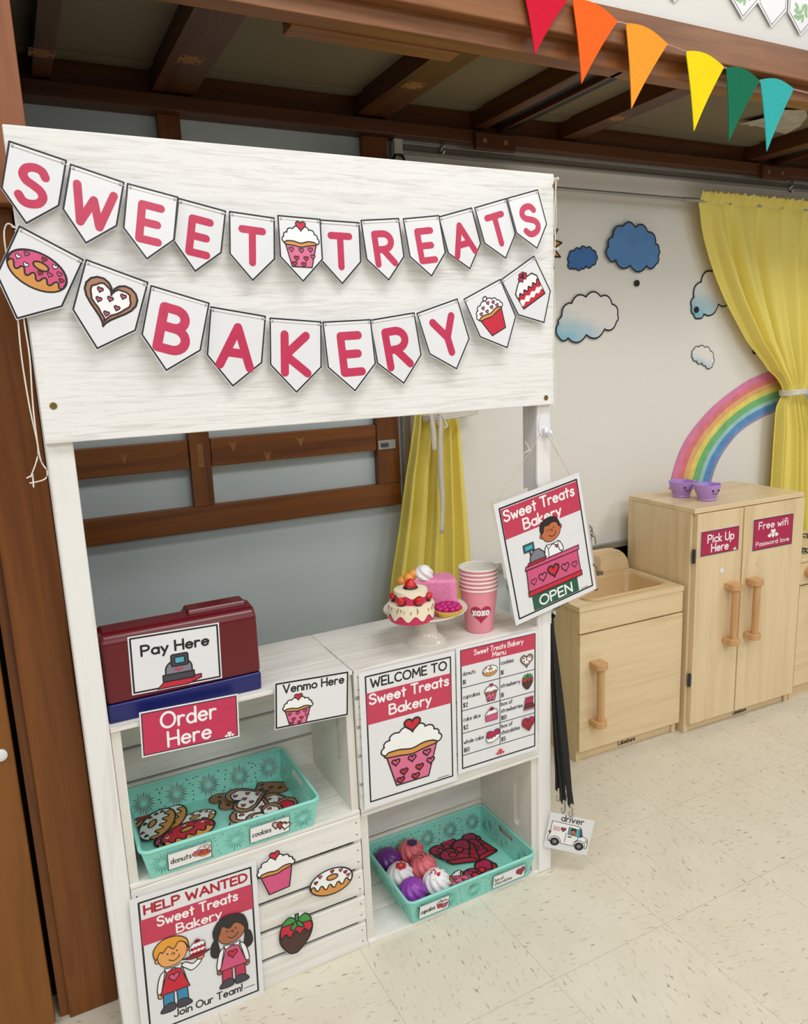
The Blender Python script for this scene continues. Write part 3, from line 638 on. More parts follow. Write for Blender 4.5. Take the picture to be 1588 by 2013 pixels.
def pushpin(u, v, where):
    p = at_y(u, v, -.006); m = MB()
    m.lathe([(.0005, 0), (.0005, .008), (.003, .008), (.0022, .011), (.002, .016), (.0042, .019), (.0042, .0205), (1e-5, .021)], clearm if 0 else plain('clear_pin', (206, 204, 198), .15), 14)
    m.xf(Matrix.Rotation(radians(90), 4, 'Y')); o = m.build('push_pin', loc=(.984, -.006, p.z), smooth=True)
    tag(o, 'pale push pin in the right edge of the header board, %s' % where, 'push pin')
pushpin(1098, 352, 'holding the upper banner'); pushpin(1090, 490, 'holding the lower banner')
# ================================================================== signs and posters
def sign(name, label, px_tl, W, H, ang, y, group=None, margin=.008, th=.0008, cat='sign', clear=False):
    T = at_y(px_tl[0], px_tl[1], y); a = radians(ang)
    loc = Vector((T.x+H*sin(a), y, T.z-H*cos(a)))                       # lower left corner
    t = thing(name, label, cat, loc, (0, -a, 0), group)
    q = margin
    MB().box(-q, W+q, -th, 0, -q, H+q, paper).build('sheet', t, bevel=0)
    A = Art(scale=W, ox=0, oy=H-W); A.h = th+6e-5
    return t, A
def frame(A, x0, x1, y0, y1, w=.016): A.part('border').line([(x0, y0), (x1, y0), (x1, y1), (x0, y1)], w, ink, True)
def rect(A, x0, y0, x1, y1, m): A.fill([(x0, y0), (x1, y0), (x1, y1), (x0, y1)], m)
def scrawl(A, x0, y, x1):                       # the line of tiny print in the corner
    A.part('small_print')
    n = int((x1-x0)/.014)
    for i in range(n): A.line([(x0+i*.014, y), (x0+i*.014+.009, y+(.003 if i % 2 else 0))], .006, ink)
# WELCOME
W, H = .207, .285; b = 1-H/W
t, A = sign('welcome_poster', 'laminated white poster reading WELCOME TO above a large pink cupcake', (712, 1329), W, H, -.6, -.0065)
frame(A, .03, .985, b+.03, .985)
A.part('band'); rect(A, .03, .48, .985, .81, band)
A.part('heading').text('WELCOME TO', .51, .862, .088, ink, .2, fit=.85); A.part('lettering'); A.text('Sweet Treats', .51, .69, .10, card_m, .2, fit=.89); A.text('Bakery', .51, .535, .1, card_m, .2, fit=.47)
A.part('picture'); A.push(.51, .08, .69, 0, .60); p_cupcake(A, 'hearts', .024); A.pop(); scrawl(A, .80, b+.055, .95)
A.done(t)
# MENU
W, H = .205, .283; b = 1-H/W
t, A = sign('menu_poster', 'laminated menu poster with pink heading and a grid of treats and prices', (900, 1278), W, H, -.6, -.0065, margin=.005)
frame(A, .03, .985, b+.03, .985, .016)
A.part('band'); rect(A, .03, .81, .985, .985, band)
A.part('lettering'); A.text('Sweet Treats Bakery', .51, .905, .055, card_m, .16, fit=.63); A.text('Menu', .51, .835, .055, card_m, .16, fit=.17)
A.part('border')
for y in (.572, .312, .055, -.20): A.line([(.03, y), (.985, y)], .008, ink)
A.line([(.515, .81), (.515, -.20)], .008, ink)
A.part('lettering')
for x, y, s_ in ((.05, .70, 'donuts'), (.05, .44, 'cupcakes'), (.05, .185, 'cake slice'), (.05, -.075, 'whole cake'), (.53, .72, 'cookies'), (.53, .455, 'strawberry'), (.53, .245, 'box of'), (.53, .165, 'strawberries'), (.53, -.015, 'box of'), (.53, -.09, 'chocolates')): A.text(s_, x, y+.003, .044, ink, .14, 'l', sp=.16)
for x, y, s_ in ((.05, .61, '$1'), (.05, .35, '$2'), (.05, .095, '$2'), (.05, -.165, '$10'), (.53, .61, '$1'), (.53, .35, '$1'), (.53, .083, '$10'), (.53, -.17, '$5')): A.text(s_, x, y, .046, ink, .15, 'l', sp=.22)
A.part('picture')
for x, y, s_, f in ((.39, .69, .19, lambda: p_donut(A, card_m, [dred])), (.87, .70, .17, lambda: p_cookie(A, card_m)), (.40, .44, .17, lambda: p_cupcake(A, lw=.05)), (.88, .45, .17, lambda: p_berry(A)), (.40, .18, .17, lambda: p_slice(A, mpink, False)), (.90, .19, .16, lambda: p_strawbox(A)), (.415, -.07, .17, lambda: p_cakeh(A)), (.885, -.05, .17, lambda: p_box(A)), (.51, -.28, .09, lambda: p_trio(A, red))):
    A.push(x, y, s_); f(); A.pop()
A.done(t)
# HELP WANTED
W, H = .218, .285; b = 1-H/W
t, A = sign('help_wanted_poster', 'laminated poster reading HELP WANTED with two drawn children in aprons', (263, 1775), W, H, -1.4, -.0065)
frame(A, .035, .985, b+.03, .985)
A.part('band'); rect(A, .035, .575, .985, .82, band)
A.part('heading').text('HELP WANTED', .51, .866, .078, dred, .25, fit=.87); A.part('lettering').text('Sweet Treats', .51, .715, .085, card_m, .19, fit=.68); A.text('Bakery', .51, .595, .08, card_m, .19, fit=.38); A.part('footer').text('Join Our Team!', .54, -.212, .068, ink, .17, fit=.6); scrawl(A, .86, -.2, .96)
def face(A, x, y, r, skin, rot=0, smile=1):
    A.push(x, y, r, rot)
    A.shape(ell(-1.02, -.12, .16, .2, 14), skin, .06); A.shape(ell(1.0, -.05, .14, .2, 14), skin, .06)
    A.shape(smooth([(-1, .1), (-.7, .75), (0, 1), (.7, .8), (1.02, .1), (.75, -.62), (0, -.92), (-.75, -.68)]), skin, .06)
    A.line(sm((-.08, -.02), (.06, .08), (.16, -.04), (.06, -.12)), .06, ink); A.line(sm((-.28, -.36), (.02, -.56), (.34, -.44), (.46, -.26)), .07, ink)
    for ex in (-.3, .34): A.fill(ell(ex, .12, .06, .07, 10), ink)
    A.pop()
def child(A, x, top, skin, apron, pants, shoe, sc, girl=False):   # a clip-art child, feet at y = 0, about 1 high
    A.push(x, top, sc)
    if girl:
        for sx in (-1, 1): A.shape(smooth([(sx*.17, .68), (sx*.23, .64), (sx*.25, .5), (sx*.19, .44), (sx*.15, .52), (sx*.16, .6)]), hairb, .012)
    for sx in (-1, 1):
        A.shape([(sx*.015, .3), (sx*.135, .3), (sx*.14, .08), (sx*.02, .08)], pants, .012)
        A.shape(smooth([(sx*.02, .09), (sx*.1, .1), (sx*.17, .04), (sx*.16, 0), (sx*.02, .0)]), dgrey, .012)
        if girl or sx < 0:
            A.shape(smooth([(sx*.09, .535), (sx*.15, .5), (sx*.19, .36), (sx*.19, .26), (sx*.135, .26), (sx*.13, .36), (sx*.1, .44)]), card_m, .012); A.shape(ell(sx*.165, .235, .03, .035, 12), skin, .012)
        else:
            A.shape(smooth([(.09, .535), (.15, .47), (.2, .43), (.27, .46), (.32, .52), (.29, .55), (.22, .51), (.14, .56)]), card_m, .012); A.shape(ell(.31, .56, .04, .03, 12), skin, .012)
    A.shape([(-.09, .55), (.09, .55), (.15, .28), (-.15, .28)], card_m, .012)
    A.shape([(-.075, .53), (.075, .53), (.1, .44), (.165, .24), (-.165, .24), (-.1, .44)], apron, .012); p_heart(A, 0, .42, .12, mpink if not girl else red, .1)
    for sx in (-1, 1): A.shape([(0, .55), (sx*.1, .57), (sx*.08, .51)], card_m, .01)
    face(A, 0, .73, .165, skin, 4)
    if girl: A.shape(smooth([(-.19, .66), (-.21, .8), (-.12, .93), (.02, .95), (.15, .9), (.2, .76), (.19, .68), (.13, .78), (.05, .83), (-.02, .78), (-.1, .83), (-.14, .74)]), hairb, .012)
    else:
        A.shape(smooth([(-.185, .72), (-.2, .84), (-.1, .94), (.06, .94), (.17, .86), (.185, .74), (.15, .82), (.08, .86), (.02, .79), (-.04, .84), (-.1, .78), (-.13, .8)]), blond, .012)
    A.pop()
A.part('picture')
child(A, .265, -.135, skin_a, red, jeans, dgrey, .75); child(A, .775, -.112, skin_b, mpink, pink, dgrey, .745, True)
A.shape([(.345, .325), (.59, .335), (.50, .3), (.42, .298)], dred, .009); A.push(.475, .395, .15); p_slice(A); A.pop()
A.done(t)
# OPEN, hung from the hook
W, H = .2265, .277; b = 1-H/W
OPX = (972, 994)
t, A = sign('open_sign', 'tilted laminated sign reading OPEN with a drawn child at a pink counter', OPX, W, H, 11, -.0125, margin=.003)
MB().add([(-.009, -.0001, -.008), (W+.009, -.0001, -.008), (W+.009, -.0001, H+.012), (-.009, -.0001, H+.012)], [(0, 1, 2, 3)], clearm).build('laminate_edge', t)
frame(A, .04, .97, b+.04, .955)
A.part('band'); rect(A, .05, .64, .965, .94, band); A.part('open_panel'); rect(A, .225, -.172, .795, -.02, dgreen)
A.part('lettering'); A.text('Sweet Treats', .495, .815, .10, card_m, .19, fit=.84); A.text('Bakery', .50, .672, .1, card_m, .19, fit=.45); A.part('open_lettering').text('OPEN', .51, -.145, .095, card_m, .19, fit=.4); scrawl(A, .82, -.165, .93)
A.part('picture')
A.shape([(.47, .30), (.49, .42), (.64, .42), (.66, .30)], card_m, .01)
A.shape(smooth([(.50, .42), (.47, .4), (.455, .3), (.495, .3), (.505, .36)]), card_m, .01); A.shape(smooth([(.63, .42), (.66, .41), (.685, .33), (.65, .32), (.63, .36)]), card_m, .01)
for sx in (-1, 1): A.shape([(.565, .42), (.565+sx*.075, .43), (.565+sx*.06, .385)], card_m, .008)
p_heart(A, .61, .38, .035, mpink, .2)
face(A, .57, .56, .118, skin_c, 6)
A.shape(smooth([(.452, .56), (.447, .62), (.48, .67), (.57, .695), (.65, .67), (.682, .61), (.675, .57), (.65, .62), (.6, .635), (.55, .62), (.5, .62), (.48, .57)]), hairb, .009)
A.shape([(.225, .44), (.345, .44), (.345, .515), (.225, .515)], teal_i, .01); rect(A, .245, .46, .325, .495, cyan_i); A.line([(.29, .44), (.30, .35)], .02, dgrey)
A.shape([(.27, .31), (.28, .37), (.33, .43), (.40, .43), (.45, .38), (.46, .31)], grey_i, .01)
A.shape([(.215, .30), (.87, .30), (.865, .255), (.2, .262)], mpink, .01); A.shape([(.25, .325), (.47, .325), (.44, .295), (.235, .295)], dred, .009)
A.shape([(.215, .26), (.845, .255), (.85, .03), (.2, .04)], mpink, .01); A.shape([(.195, .04), (.86, .032), (.86, -.018), (.195, -.01)], red, .01)
for x, y, s_ in ((.275, .12, .07), (.385, .13, .095), (.525, .145, .14), (.67, .13, .095), (.785, .12, .07)): p_heart(A, x, y, s_, red if s_ > .1 else mpink, .13)
A.done(t)
osg = t
# Pay here / order here / pay by phone / fridge signs
W, H = .155, .104; b = 1-H/W
t, A = sign('pay_here_sign', 'white card reading Pay Here with a drawn cash register', (252, 1254), W, H, -1.8, .0125, margin=.0015)
frame(A, .015, .985, b+.015, .985, .02); A.part('lettering').text('Pay Here', .5, .765, .115, ink, .22, fit=.75)
A.part('picture'); A.push(.52, .545, .50); p_register(A); A.pop(); A.done(t)
W, H = .171, .082; b = 1-H/W
t, A = sign('order_here_sign', 'pink card reading Order Here under the cash register', (275, 1402), W, H, -2.6, -.0045, margin=.0015)
A.part('band'); rect(A, .008, b+.008, .992, .992, pink); frame(A, .012, .988, b+.012, .988, .01)
A.part('lettering').text('Order', .48, .79, .165, card_m, .155, fit=.56); A.text('Here', .48, .575, .16, card_m, .155, fit=.44)
A.part('picture'); A.push(.9, .565, .085); p_trio(A, card_m); A.pop(); A.done(t)
W, H = .151, .093; b = 1-H/W
t, A = sign('phone_payment_sign', 'white card with black wording over a pink cupcake picture at the crate edge', (540, 1343), W, H, -4.0, -.0045, margin=.0008)
frame(A, .015, .985, b+.015, .985, .022); A.part('lettering').text('Venmo Here', .52, .85, .105, ink, .2, fit=.82)
A.part('picture'); A.push(.30, .60, .40, 0, .36); p_cupcake(A, 'hearts', .04); A.pop(); A.done(t)
# cutouts stuck on the slats
def cutout(name, label, u, v, s, f, outline, rot=0, cat='cutout', y=-.0065, group=None):
    p = at_y(u, v, y); t = thing(name, label, cat, p, (0, -radians(rot), 0), group)
    m = MB().prism([(x*s, z*s) for x, z in outline], lambda a, b_, d: (a, -d, b_), paper, 0, .0012); m.build('sheet', t)
    A = Art(scale=s); A.h = .0013; A.part('picture'); f(A); A.done(t); return t
cup_out = [(x*1.0, y) for x, y in ((-.45, .0), (-.29, -.59), (.29, -.59), (.45, .0), (.5, .14), (.42, .28), (.24, .42), (.17, .48), (.15, .57), (-.11, .57), (-.13, .48), (-.3, .4), (-.46, .26), (-.5, .12))]
cutout('cupcake_cutout', 'pink paper cupcake cutout on the white slats above the strawberry', 543, 1713, .077, lambda A: p_cupcake(A, 'pink', .035), cup_out, 4)
cutout('donut_cutout', 'white iced paper donut cutout on the white slats', 651, 1732, .094, lambda A: p_donut(A, card_m, [dred, mpink]), ell(0, 0, .51, .32, 32), -3)
cutout('strawberry_cutout', 'chocolate dipped paper strawberry cutout on the white slats', 581, 1836, .083, p_berry, smooth([(-.42, .2), (-.3, .42), (-.05, .56), (.05, .57), (.3, .42), (.44, .16), (.38, -.16), (.12, -.49), (-.02, -.53), (-.18, -.46), (-.4, -.14)]), -8)
# ================================================================== cash register
mar = plain('maroon_plastic', (98, 5, 20), .28, var=.02); nav = plain('navy_plastic', (22, 30, 104), .35, var=.03)
t = thing('toy_cash_register', 'maroon toy cash register on a navy blue base', 'cash register', (.0435, .013, TOP))
RW = .273
m = MB().prism([(0, .036), (0, .15), (.012, .163), (.05, .166), (.17, .11), (.18, .036)], lambda y, z, d: (d, y, z), mar, .0, RW)
m.build('body', t, bevel=.007, seg=3)
m = MB().prism([(.026, .162), (.03, .172), (.07, .170), (.11, .148), (.1, .14)], lambda y, z, d: (d, y, z), mar, .155, .262); m.build('raised_lid', t, bevel=.003)
m = MB().prism([(.004, 0), (-.001, .036), (.185, .036), (.182, 0)], lambda y, z, d: (d, y, z), nav, 0, RW); m.build('base', t, bevel=.004, seg=3)
# ================================================================== baskets
def starburst(cx, cy, r0, r1, n, w):
    out = []
    for i in range(n):
        a = 2*pi*i/n; c, s_ = cos(a), sin(a); k = r1*(.86 if i % 2 else 1)
        out.append([(cx+r0*c, cy+r0*s_), (cx+(r0+k)/2*c-w*s_, cy+(r0+k)/2*s_+w*c), (cx+k*c, cy+k*s_), (cx+(r0+k)/2*c+w*s_, cy+(r0+k)/2*s_-w*c)])
    return out
BX, BY, BZ = .337, .232, .062; TP = .012        # rim size, height, taper on each side
def basket(loc, label, cards):
    t = thing('storage_basket', label, 'basket', loc, group='teal cut-out baskets')
    th = .0022
    def wall(L, end):
        hs = []; n_ = max(2, round((L-.03)/.060)); y = BZ*.46
        for i in range(n_):
            cx = -L/2+(i+.5)*L/n_
            if not (end and abs(cx) < .03): hs += starburst(cx, y, .0048, .0268, 22, .0016)
            else: hs += starburst(cx, y-.006, .005, .017, 14, .0012)
        cen = [-L/2+(i+.5)*L/n_ for i in range(n_)]; rnd = random.Random(int(L*1e4)); small = []
        for k in range(900):
            x, y2 = rnd.uniform(-L/2+.019, L/2-.019), rnd.uniform(.006, BZ-.008)
            if end and abs(x) < .04 and y2 > BZ*.45: continue
            if min(math.hypot(x-q, y2-y) for q in cen) < .0312 or any(math.hypot(x-q[0], y2-q[1]) < .0076 for q in small): continue
            small.append((x, y2)); g = rnd.uniform(0, pi); ca_, sa_ = cos(g), sin(g)
            hs.append([(x+p_*ca_-q*sa_, y2+p_*sa_+q*ca_) for p_, q in ((.0034, 0), (0, .0014), (-.0034, 0), (0, -.0014))])
        for i in range(0):
            cx = -L/2+i*L/n_
            if abs(cx) < L/2-.02:
                for q in (-.0175, .0185): hs += starburst(cx, y+q, .002, .0095, 9, .0013)
                pass
        if end: hs.append(rrect(-.032, BZ-.019, .032, BZ-.006, .006))
        return holed([(-L/2+TP, 0), (L/2-TP, 0), (L/2, BZ), (-L/2, BZ)], hs, th)
    for L, dist, ang, end in ((BX, BY/2, 0, 0), (BX, BY/2, 180, 0), (BY, BX/2, 90, 1), (BY, BX/2, -90, 1)):
        vs, fs = wall(L, end); m = MB(); m.add(vs, fs, teal)
        lean = math.atan2(TP, BZ)
        M = Matrix.Rotation(radians(ang), 4, 'Z') @ Matrix.Translation((0, -(dist-TP), 0)) @ Matrix.Rotation(lean, 4, 'X') @ Matrix.Rotation(radians(90), 4, 'X')
        m.xf(M).build('side_panel', t)
    m = MB().box(-BX/2+TP, BX/2-TP, -BY/2+TP, BY/2-TP, 0, .0022, teal); m.build('bottom_panel', t)
    m = MB().tube([(x, y, BZ) for x, y in rrect(-BX/2-.002, -BY/2-.002, BX/2+.002, BY/2+.002, .016, 5)], .0036, teal, 8, True)
    m.build('rim', t, smooth=True, ang=60)
    for name, x0, w_, words, pic in cards:
        h_ = .037; lean = math.atan2(TP, BZ)
        c = MB().box(0, w_, -.0008, 0, 0, h_, card_m)
        A = Art(scale=1); A.h = .0009; A.mbs['label_card'] = c; A.cur = c
        A.line([(0, 0), (w_, 0), (w_, h_), (0, h_)], .0012, ink, True)
        for i, wd_ in enumerate(words): A.text(wd_, .005, .013+(len(words)-1)*.006-i*.0115, .0115 if len(words) == 1 else .0095, ink, .15, 'l', sp=.24, fit=w_*(.46 if len(words) == 1 else (.26, .54)[i]))
        A.push(w_-.017, h_*.55, 1); pic(A); A.pop()
        o = c.build('label_card', t, fix=False, loc=(x0, -BY/2+TP*.62-.0022, BZ*.5-h_/2-.002), rot=(lean, 0, 0)); o['label'] = 'white label card reading '+' '.join(words)
    return t
def pic_donuts(A):
    for x, y, mm in ((.004, .006, card_m), (-.007, -.002, mpink), (.004, -.006, red)): A.push(x, y, .023); p_donut(A, mm, [card_m, dred]); A.pop()
def pic_cookies(A):
    for x, y, mm, d in ((-.009, .004, card_m, 1), (0, .0, red, 0), (.009, -.004, card_m, 0)): A.push(x, y, .021, -15); p_cookie(A, mm, d, False, .06); A.pop()
def pic_cups(A):
    for x, y, st_ in ((-.006, .001, 'red'), (.006, -.002, 'hearts')): A.push(x, y, .02); p_cupcake(A, st_, .06); A.pop()
def pic_box(A): A.push(.004, 0, .025, 10); p_box(A); A.pop()
B1 = Vector((.2355, .105, .3250)); B2 = Vector((.763, .104, .0085))
basket(B1, 'teal flower cut-out basket of paper donuts and cookies in the open crate', [('d', -.126, .079, ['donuts'], pic_donuts), ('c', .027, .079, ['cookies'], pic_cookies)])
basket(B2, 'teal flower cut-out basket of toy cupcakes in the crate on the floor', [('d', -.145, .076, ['cupcakes'], pic_cups), ('c', .050, .090, ['box of', 'chocolates'], pic_box)])
# paper treats lying in the baskets
def lay(name, label, u, v, z, s, rot, f, outline, cat, group, tilt=0):
    p = at_z(u, v, z); t = thing(name, label, cat, p, (0, 0, 0), group)
    M = Matrix.Rotation(radians(rot), 4, 'Z') @ Matrix.Rotation(radians(tilt), 4, 'X') @ Matrix.Rotation(radians(-90), 4, 'X')
    t.matrix_world = Matrix.Translation(p) @ M
    MB().prism([(x*s, z_*s) for x, z_ in outline], lambda a, b_, d: (a, -d, b_), paper, 0, .0006).build('sheet', t)
    A = Art(scale=s); A.h = .0007; A.part('picture'); f(A); A.done(t); return t
D_O = ell(0, 0, .51, .32, 32); zf = B1.z+.003
dn = lambda ic, hs: (lambda A: p_donut(A, ic, hs, .035))
lay('paper_donut', 'red and white iced paper donut at the very back left of the teal basket', 283, 1622, zf, .10, 40, dn(dred, [card_m]), D_O, 'paper donut', 'paper donuts in the upper basket')
lay('paper_donut', 'white iced paper donut lying flat furthest right of the donut heap', 385, 1611, zf+.001, .085, 12, dn(card_m, [dred, mpink]), D_O, 'paper donut', 'paper donuts in the upper basket')
lay('paper_donut', 'pink iced paper donut mostly hidden beneath the bright red donut', 352, 1641, zf+.002, .098, 14, dn(mpink, [card_m]), D_O, 'paper donut', 'paper donuts in the upper basket')
lay('paper_donut', 'white iced paper donut half covered by the large leaning white donut', 334, 1610, zf+.003, .098, 58, dn(card_m, [dred]), D_O, 'paper donut', 'paper donuts in the upper basket')
lay('paper_donut', 'white iced paper donut with dark hearts leaning at the left of the heap', 309, 1620, zf+.006, .108, 62, dn(card_m, [maroon_ink, dred]), D_O, 'paper donut', 'paper donuts in the upper basket', -4)
lay('paper_donut', 'bright red iced paper donut on top at the front of the heap', 370, 1636, zf+.007, .108, 10, dn(red, [card_m, dred]), D_O, 'paper donut', 'paper donuts in the upper basket')
H_O = heart(0, -.05, 1.05, 30)
ck = lambda ic=card_m, d=True, p=False: (lambda A: p_cookie(A, ic, d, p))
G_C = 'paper heart cookies in the upper basket'
lay('paper_cookie', 'plain chocolate chip paper heart cookie sticking out at the back right', 527, 1552, zf, .088, 195, ck(p=True), H_O, 'paper cookie', G_C)
lay('paper_cookie', 'plain chocolate chip paper heart cookie sticking out at the left', 447, 1572, zf+.001, .075, 110, ck(p=True), H_O, 'paper cookie', G_C)
lay('paper_cookie', 'white iced paper heart cookie at the far right of the cookie pile', 545, 1578, zf+.001, .08, 75, ck(), H_O, 'paper cookie', G_C)
lay('paper_cookie', 'red iced paper heart cookie at the front right of the basket', 556, 1592, zf+.002, .085, 20, ck(red, False), H_O, 'paper cookie', G_C)
lay('paper_cookie', 'pink iced paper heart cookie peeping out at the front of the pile', 487, 1614, zf+.003, .07, 30, ck(red, False), H_O, 'paper cookie', G_C)
lay('paper_cookie', 'white iced paper heart cookie lying beneath the topmost cookie', 500, 1594, zf+.004, .098, 40, ck(), H_O, 'paper cookie', G_C)
lay('paper_cookie', 'brown edged paper heart cookie against the front rim of the basket', 527, 1604, zf+.005, .085, 25, ck(), H_O, 'paper cookie', G_C)
lay('paper_cookie', 'white iced paper heart cookie with pink hearts on top of the pile', 486, 1569, zf+.006, .098, 95, ck(), H_O, 'paper cookie', G_C)
zf = B2.z+.003; G_B = 'paper chocolate boxes in the lower basket'
X_O = [(-.49, .13), (-.46, -.07), (.03, -.49), (.11, -.49), (.5, .03)]+[(.01+.49*cos(q), .12+.37*sin(q)) for q in (0, .3, .6, .9, 1.2)]+[(.01, .33)]+[(.01+.49*cos(q), .12+.37*sin(q)) for q in (1.95, 2.25, 2.55, 2.85)]
lay('paper_chocolate_box', 'magenta heart chocolate box cutout furthest back on the pile', 925, 1662, zf, .085, 20, lambda A: p_box(A, .05), X_O, 'paper chocolate box', G_B)
lay('paper_chocolate_box', 'magenta heart chocolate box cutout at the left of the pile', 882, 1672, zf+.001, .085, 15, lambda A: p_box(A, .05), X_O, 'paper chocolate box', G_B)
lay('paper_chocolate_box', 'magenta heart chocolate box cutout at the right of the pile', 944, 1672, zf+.002, .085, 50, lambda A: p_box(A, .05), X_O, 'paper chocolate box', G_B)
lay('paper_chocolate_box', 'magenta heart chocolate box cutout on top of the pile of boxes', 909, 1679, zf+.003, .10, 20, lambda A: p_box(A, .05), X_O, 'paper chocolate box', G_B)
lay('paper_chocolate_box', 'magenta heart chocolate box cutout beside the front rim', 953, 1719, zf+.001, .095, 18, lambda A: p_box(A, .05), X_O, 'paper chocolate box', G_B)
G_P = 'paper cupcakes in the lower basket'
for (u, v, z, lab, rot) in ((888, 1733, zf+.001, 'white paper cupcake with a red heart nearest the chocolate boxes', 72), (869, 1744, zf+.0025, 'white paper cupcake with a red heart beside the white toy cupcake', 78), (845, 1757, zf+.004, 'white paper cupcake under the front toy cupcakes', 80)):
    q = at_z(u, v, z); s_ = .07; a = radians(rot); q = q+Vector((sin(a), -cos(a), 0))*(.46*s_)
    t_ = lay('paper_cupcake', lab, u, v, z, s_, rot, lambda A: p_cupcake(A, 'hearts', .04), cup_out, 'paper cupcake', G_P)
    t_.matrix_world = Matrix.Translation(q) @ t_.matrix_world.to_3x3().to_4x4()
# ================================================================== toy cupcakes
def swirl(m, mat, r=.031, h=.043, z0=0, tw=1.3, n_=9, ridge=.09):
    pr = [(.78, 0), (.93, .06), (1.0, .2), (1.0, .36), (.93, .55), (.78, .73), (.55, .88), (.28, .97), (.02, 1)]
    NU, NV = 108, 22
    def fn(u, v):
        f = v*(len(pr)-1); i = min(int(f), len(pr)-2); q = f-i; R = pr[i][0]*(1-q)+pr[i+1][0]*q; Z = pr[i][1]*(1-q)+pr[i+1][1]*q
        a = 2*pi*u; R *= 1+ridge*(1.6*abs(cos(n_*a/2+tw*2*pi*v))-1.2)*min(1, 2.2*(1-v)+.15); return (r*R*cos(a), r*R*sin(a), z0+h*Z)
    return m.grid(fn, NU, NV, mat)
cupcol = {'purple': plain('purple_plastic', (142, 58, 168), .3), 'plum': plain('plum_plastic', (104, 40, 128), .3), 'salmon': plain('salmon_plastic', (226, 112, 118), .35), 'white': plain('white_frosting', (238, 236, 236), .35),
          'brown': plain('golden_wrapper', (188, 110, 38), .45), 'dark': plain('dark_wrapper', (60, 28, 34), .5)}
dots_r = plain('red_sprinkle', (196, 30, 50), .4); vio = plain('dark_violet_flower', (62, 36, 92), .4); orange = plain('orange_flower_centre', (236, 120, 40), .4)
def top_z(r, h, x): return h*(1-.5*(x/r)**2*.9)
def toy_cupcake(label, p, col, wrap, deco, tilt=(0, 0), rs=1):
    hw = .022
    t = thing('toy_cupcake', label, 'toy cupcake', (p.x, p.y, B2.z+.0025), (radians(tilt[0]), radians(tilt[1]), 0), 'toy cupcakes in the lower basket')
    m = MB().lathe([(.0185, 0), (.0285, hw), (.0285, hw+.002), (1e-5, hw+.002)], cupcol[wrap], 48, fr=lambda a, i: 1+.03*cos(20*a)); m.build('wrapper', t, smooth=True)
    swirl(MB(), cupcol[col], .0325*rs, .046, hw).build('frosting', t, smooth=True, fix=True, ang=80)
    if deco in ('redflower', 'violetflower'):
        mm = red if deco == 'redflower' else vio; m = MB()
        for k in range(6): a = k*pi/3; m.ball((.0085*cos(a), .0085*sin(a)-.006, hw+.0445), .0052, mm, 6, .5)
        m.ball((0, -.006, hw+.047), .004, orange if mm == red else vio, 6, .6); m.build('flower', t, smooth=True)
    elif deco:
        m = MB(); random.seed(len(label))
        for k in range(26):
            a = random.uniform(0, 2*pi); q = random.uniform(.1, .85); x, y = .031*q*cos(a), .031*q*sin(a); z = hw+.046*sqrt(max(0, 1-q**2.2))*1.0
            m.ball((x, y, z), .0017 if deco == 'dots' else .0019, dots_r if k % 3 else vio, 5)
        if deco == 'sprinkles':
            m.ball((-.001, -.012, hw+.042), .0045, red, 6)
        m.build('sprinkles', t, smooth=True)
    return t
CUPS = [('plum purple toy cupcake in the back left corner of the teal basket', 758, 1692, 'plum', 'dark', ''), ('salmon pink toy cupcake with a dark violet flower on top', 797, 1678, 'salmon', 'dark', 'violetflower'),
 ('salmon pink toy cupcake with dark dots, right of the row', 819, 1705, 'salmon', 'dark', 'dots'), ('white toy cupcake with a red flower between the purple ones', 778, 1720, 'white', 'dark', 'redflower'),
 ('bright purple toy cupcake nearest the front corner of the basket', 801, 1749, 'purple', 'dark', ''), ('white toy cupcake with red sprinkles and golden brown wrapper', 843, 1731, 'white', 'brown', 'sprinkles')]
pos = [at_z(q[1], q[2], B2.z+.045) for q in CUPS]
for _ in range(200):                            # stand side by side inside the basket
    for i_ in range(6):
        for j_ in range(i_):
            dv = pos[i_]-pos[j_]; dv.z = 0; l_ = dv.length
            if l_ < .0625: dv *= (.0625-l_)/2/max(l_, 1e-6); pos[i_] += dv; pos[j_] -= dv
        pos[i_].x = max(pos[i_].x, .6325); pos[i_].y = min(max(pos[i_].y, .0255), .182)
for q, p_ in zip(CUPS, pos): toy_cupcake(q[0], p_, q[3], q[4], q[5])
# ================================================================== cake stand with toy cakes
china = plain('white_china', (232, 226, 216), .15, var=.01)
SB = at_z(838, 1259, TOP+.004); SX, SY = SB.x, SB.y; PZ = TOP+.079
t = thing('cake_stand', 'white pedestal cake stand on the right crate beside the paper cups', 'cake stand', (SX, SY, TOP))
MB().lathe([(.043, 0), (.0435, .004), (.041, .009), (.034, .014), (.026, .022), (.0235, .03), (.022, .04), (.018, .05), (.0165, .058), (.02, .068), (.026, .0715)], china, 48).build('pedestal', t, smooth=True)
MB().lathe([(.026, .0705), (.07, .072), (.086, .0755), (.0905, .079), (.0895, .0805), (.086, .079), (.03, .0775), (1e-5, .0775)], china, 64).build('plate', t, smooth=True)
cream = plain('cream_icing', (240, 230, 200), .45); rasp = plain('raspberry_pink', (212, 44, 92), .4); bread = plain('orange_fruit', (232, 152, 66), .4); pinkc = plain('candy_pink_foam', (232, 138, 182), .6, var=.1, vs=120)
strawm = plain('strawberry_red', (206, 30, 34), .3); chocm = plain('dark_chocolate', (50, 24, 20), .35)
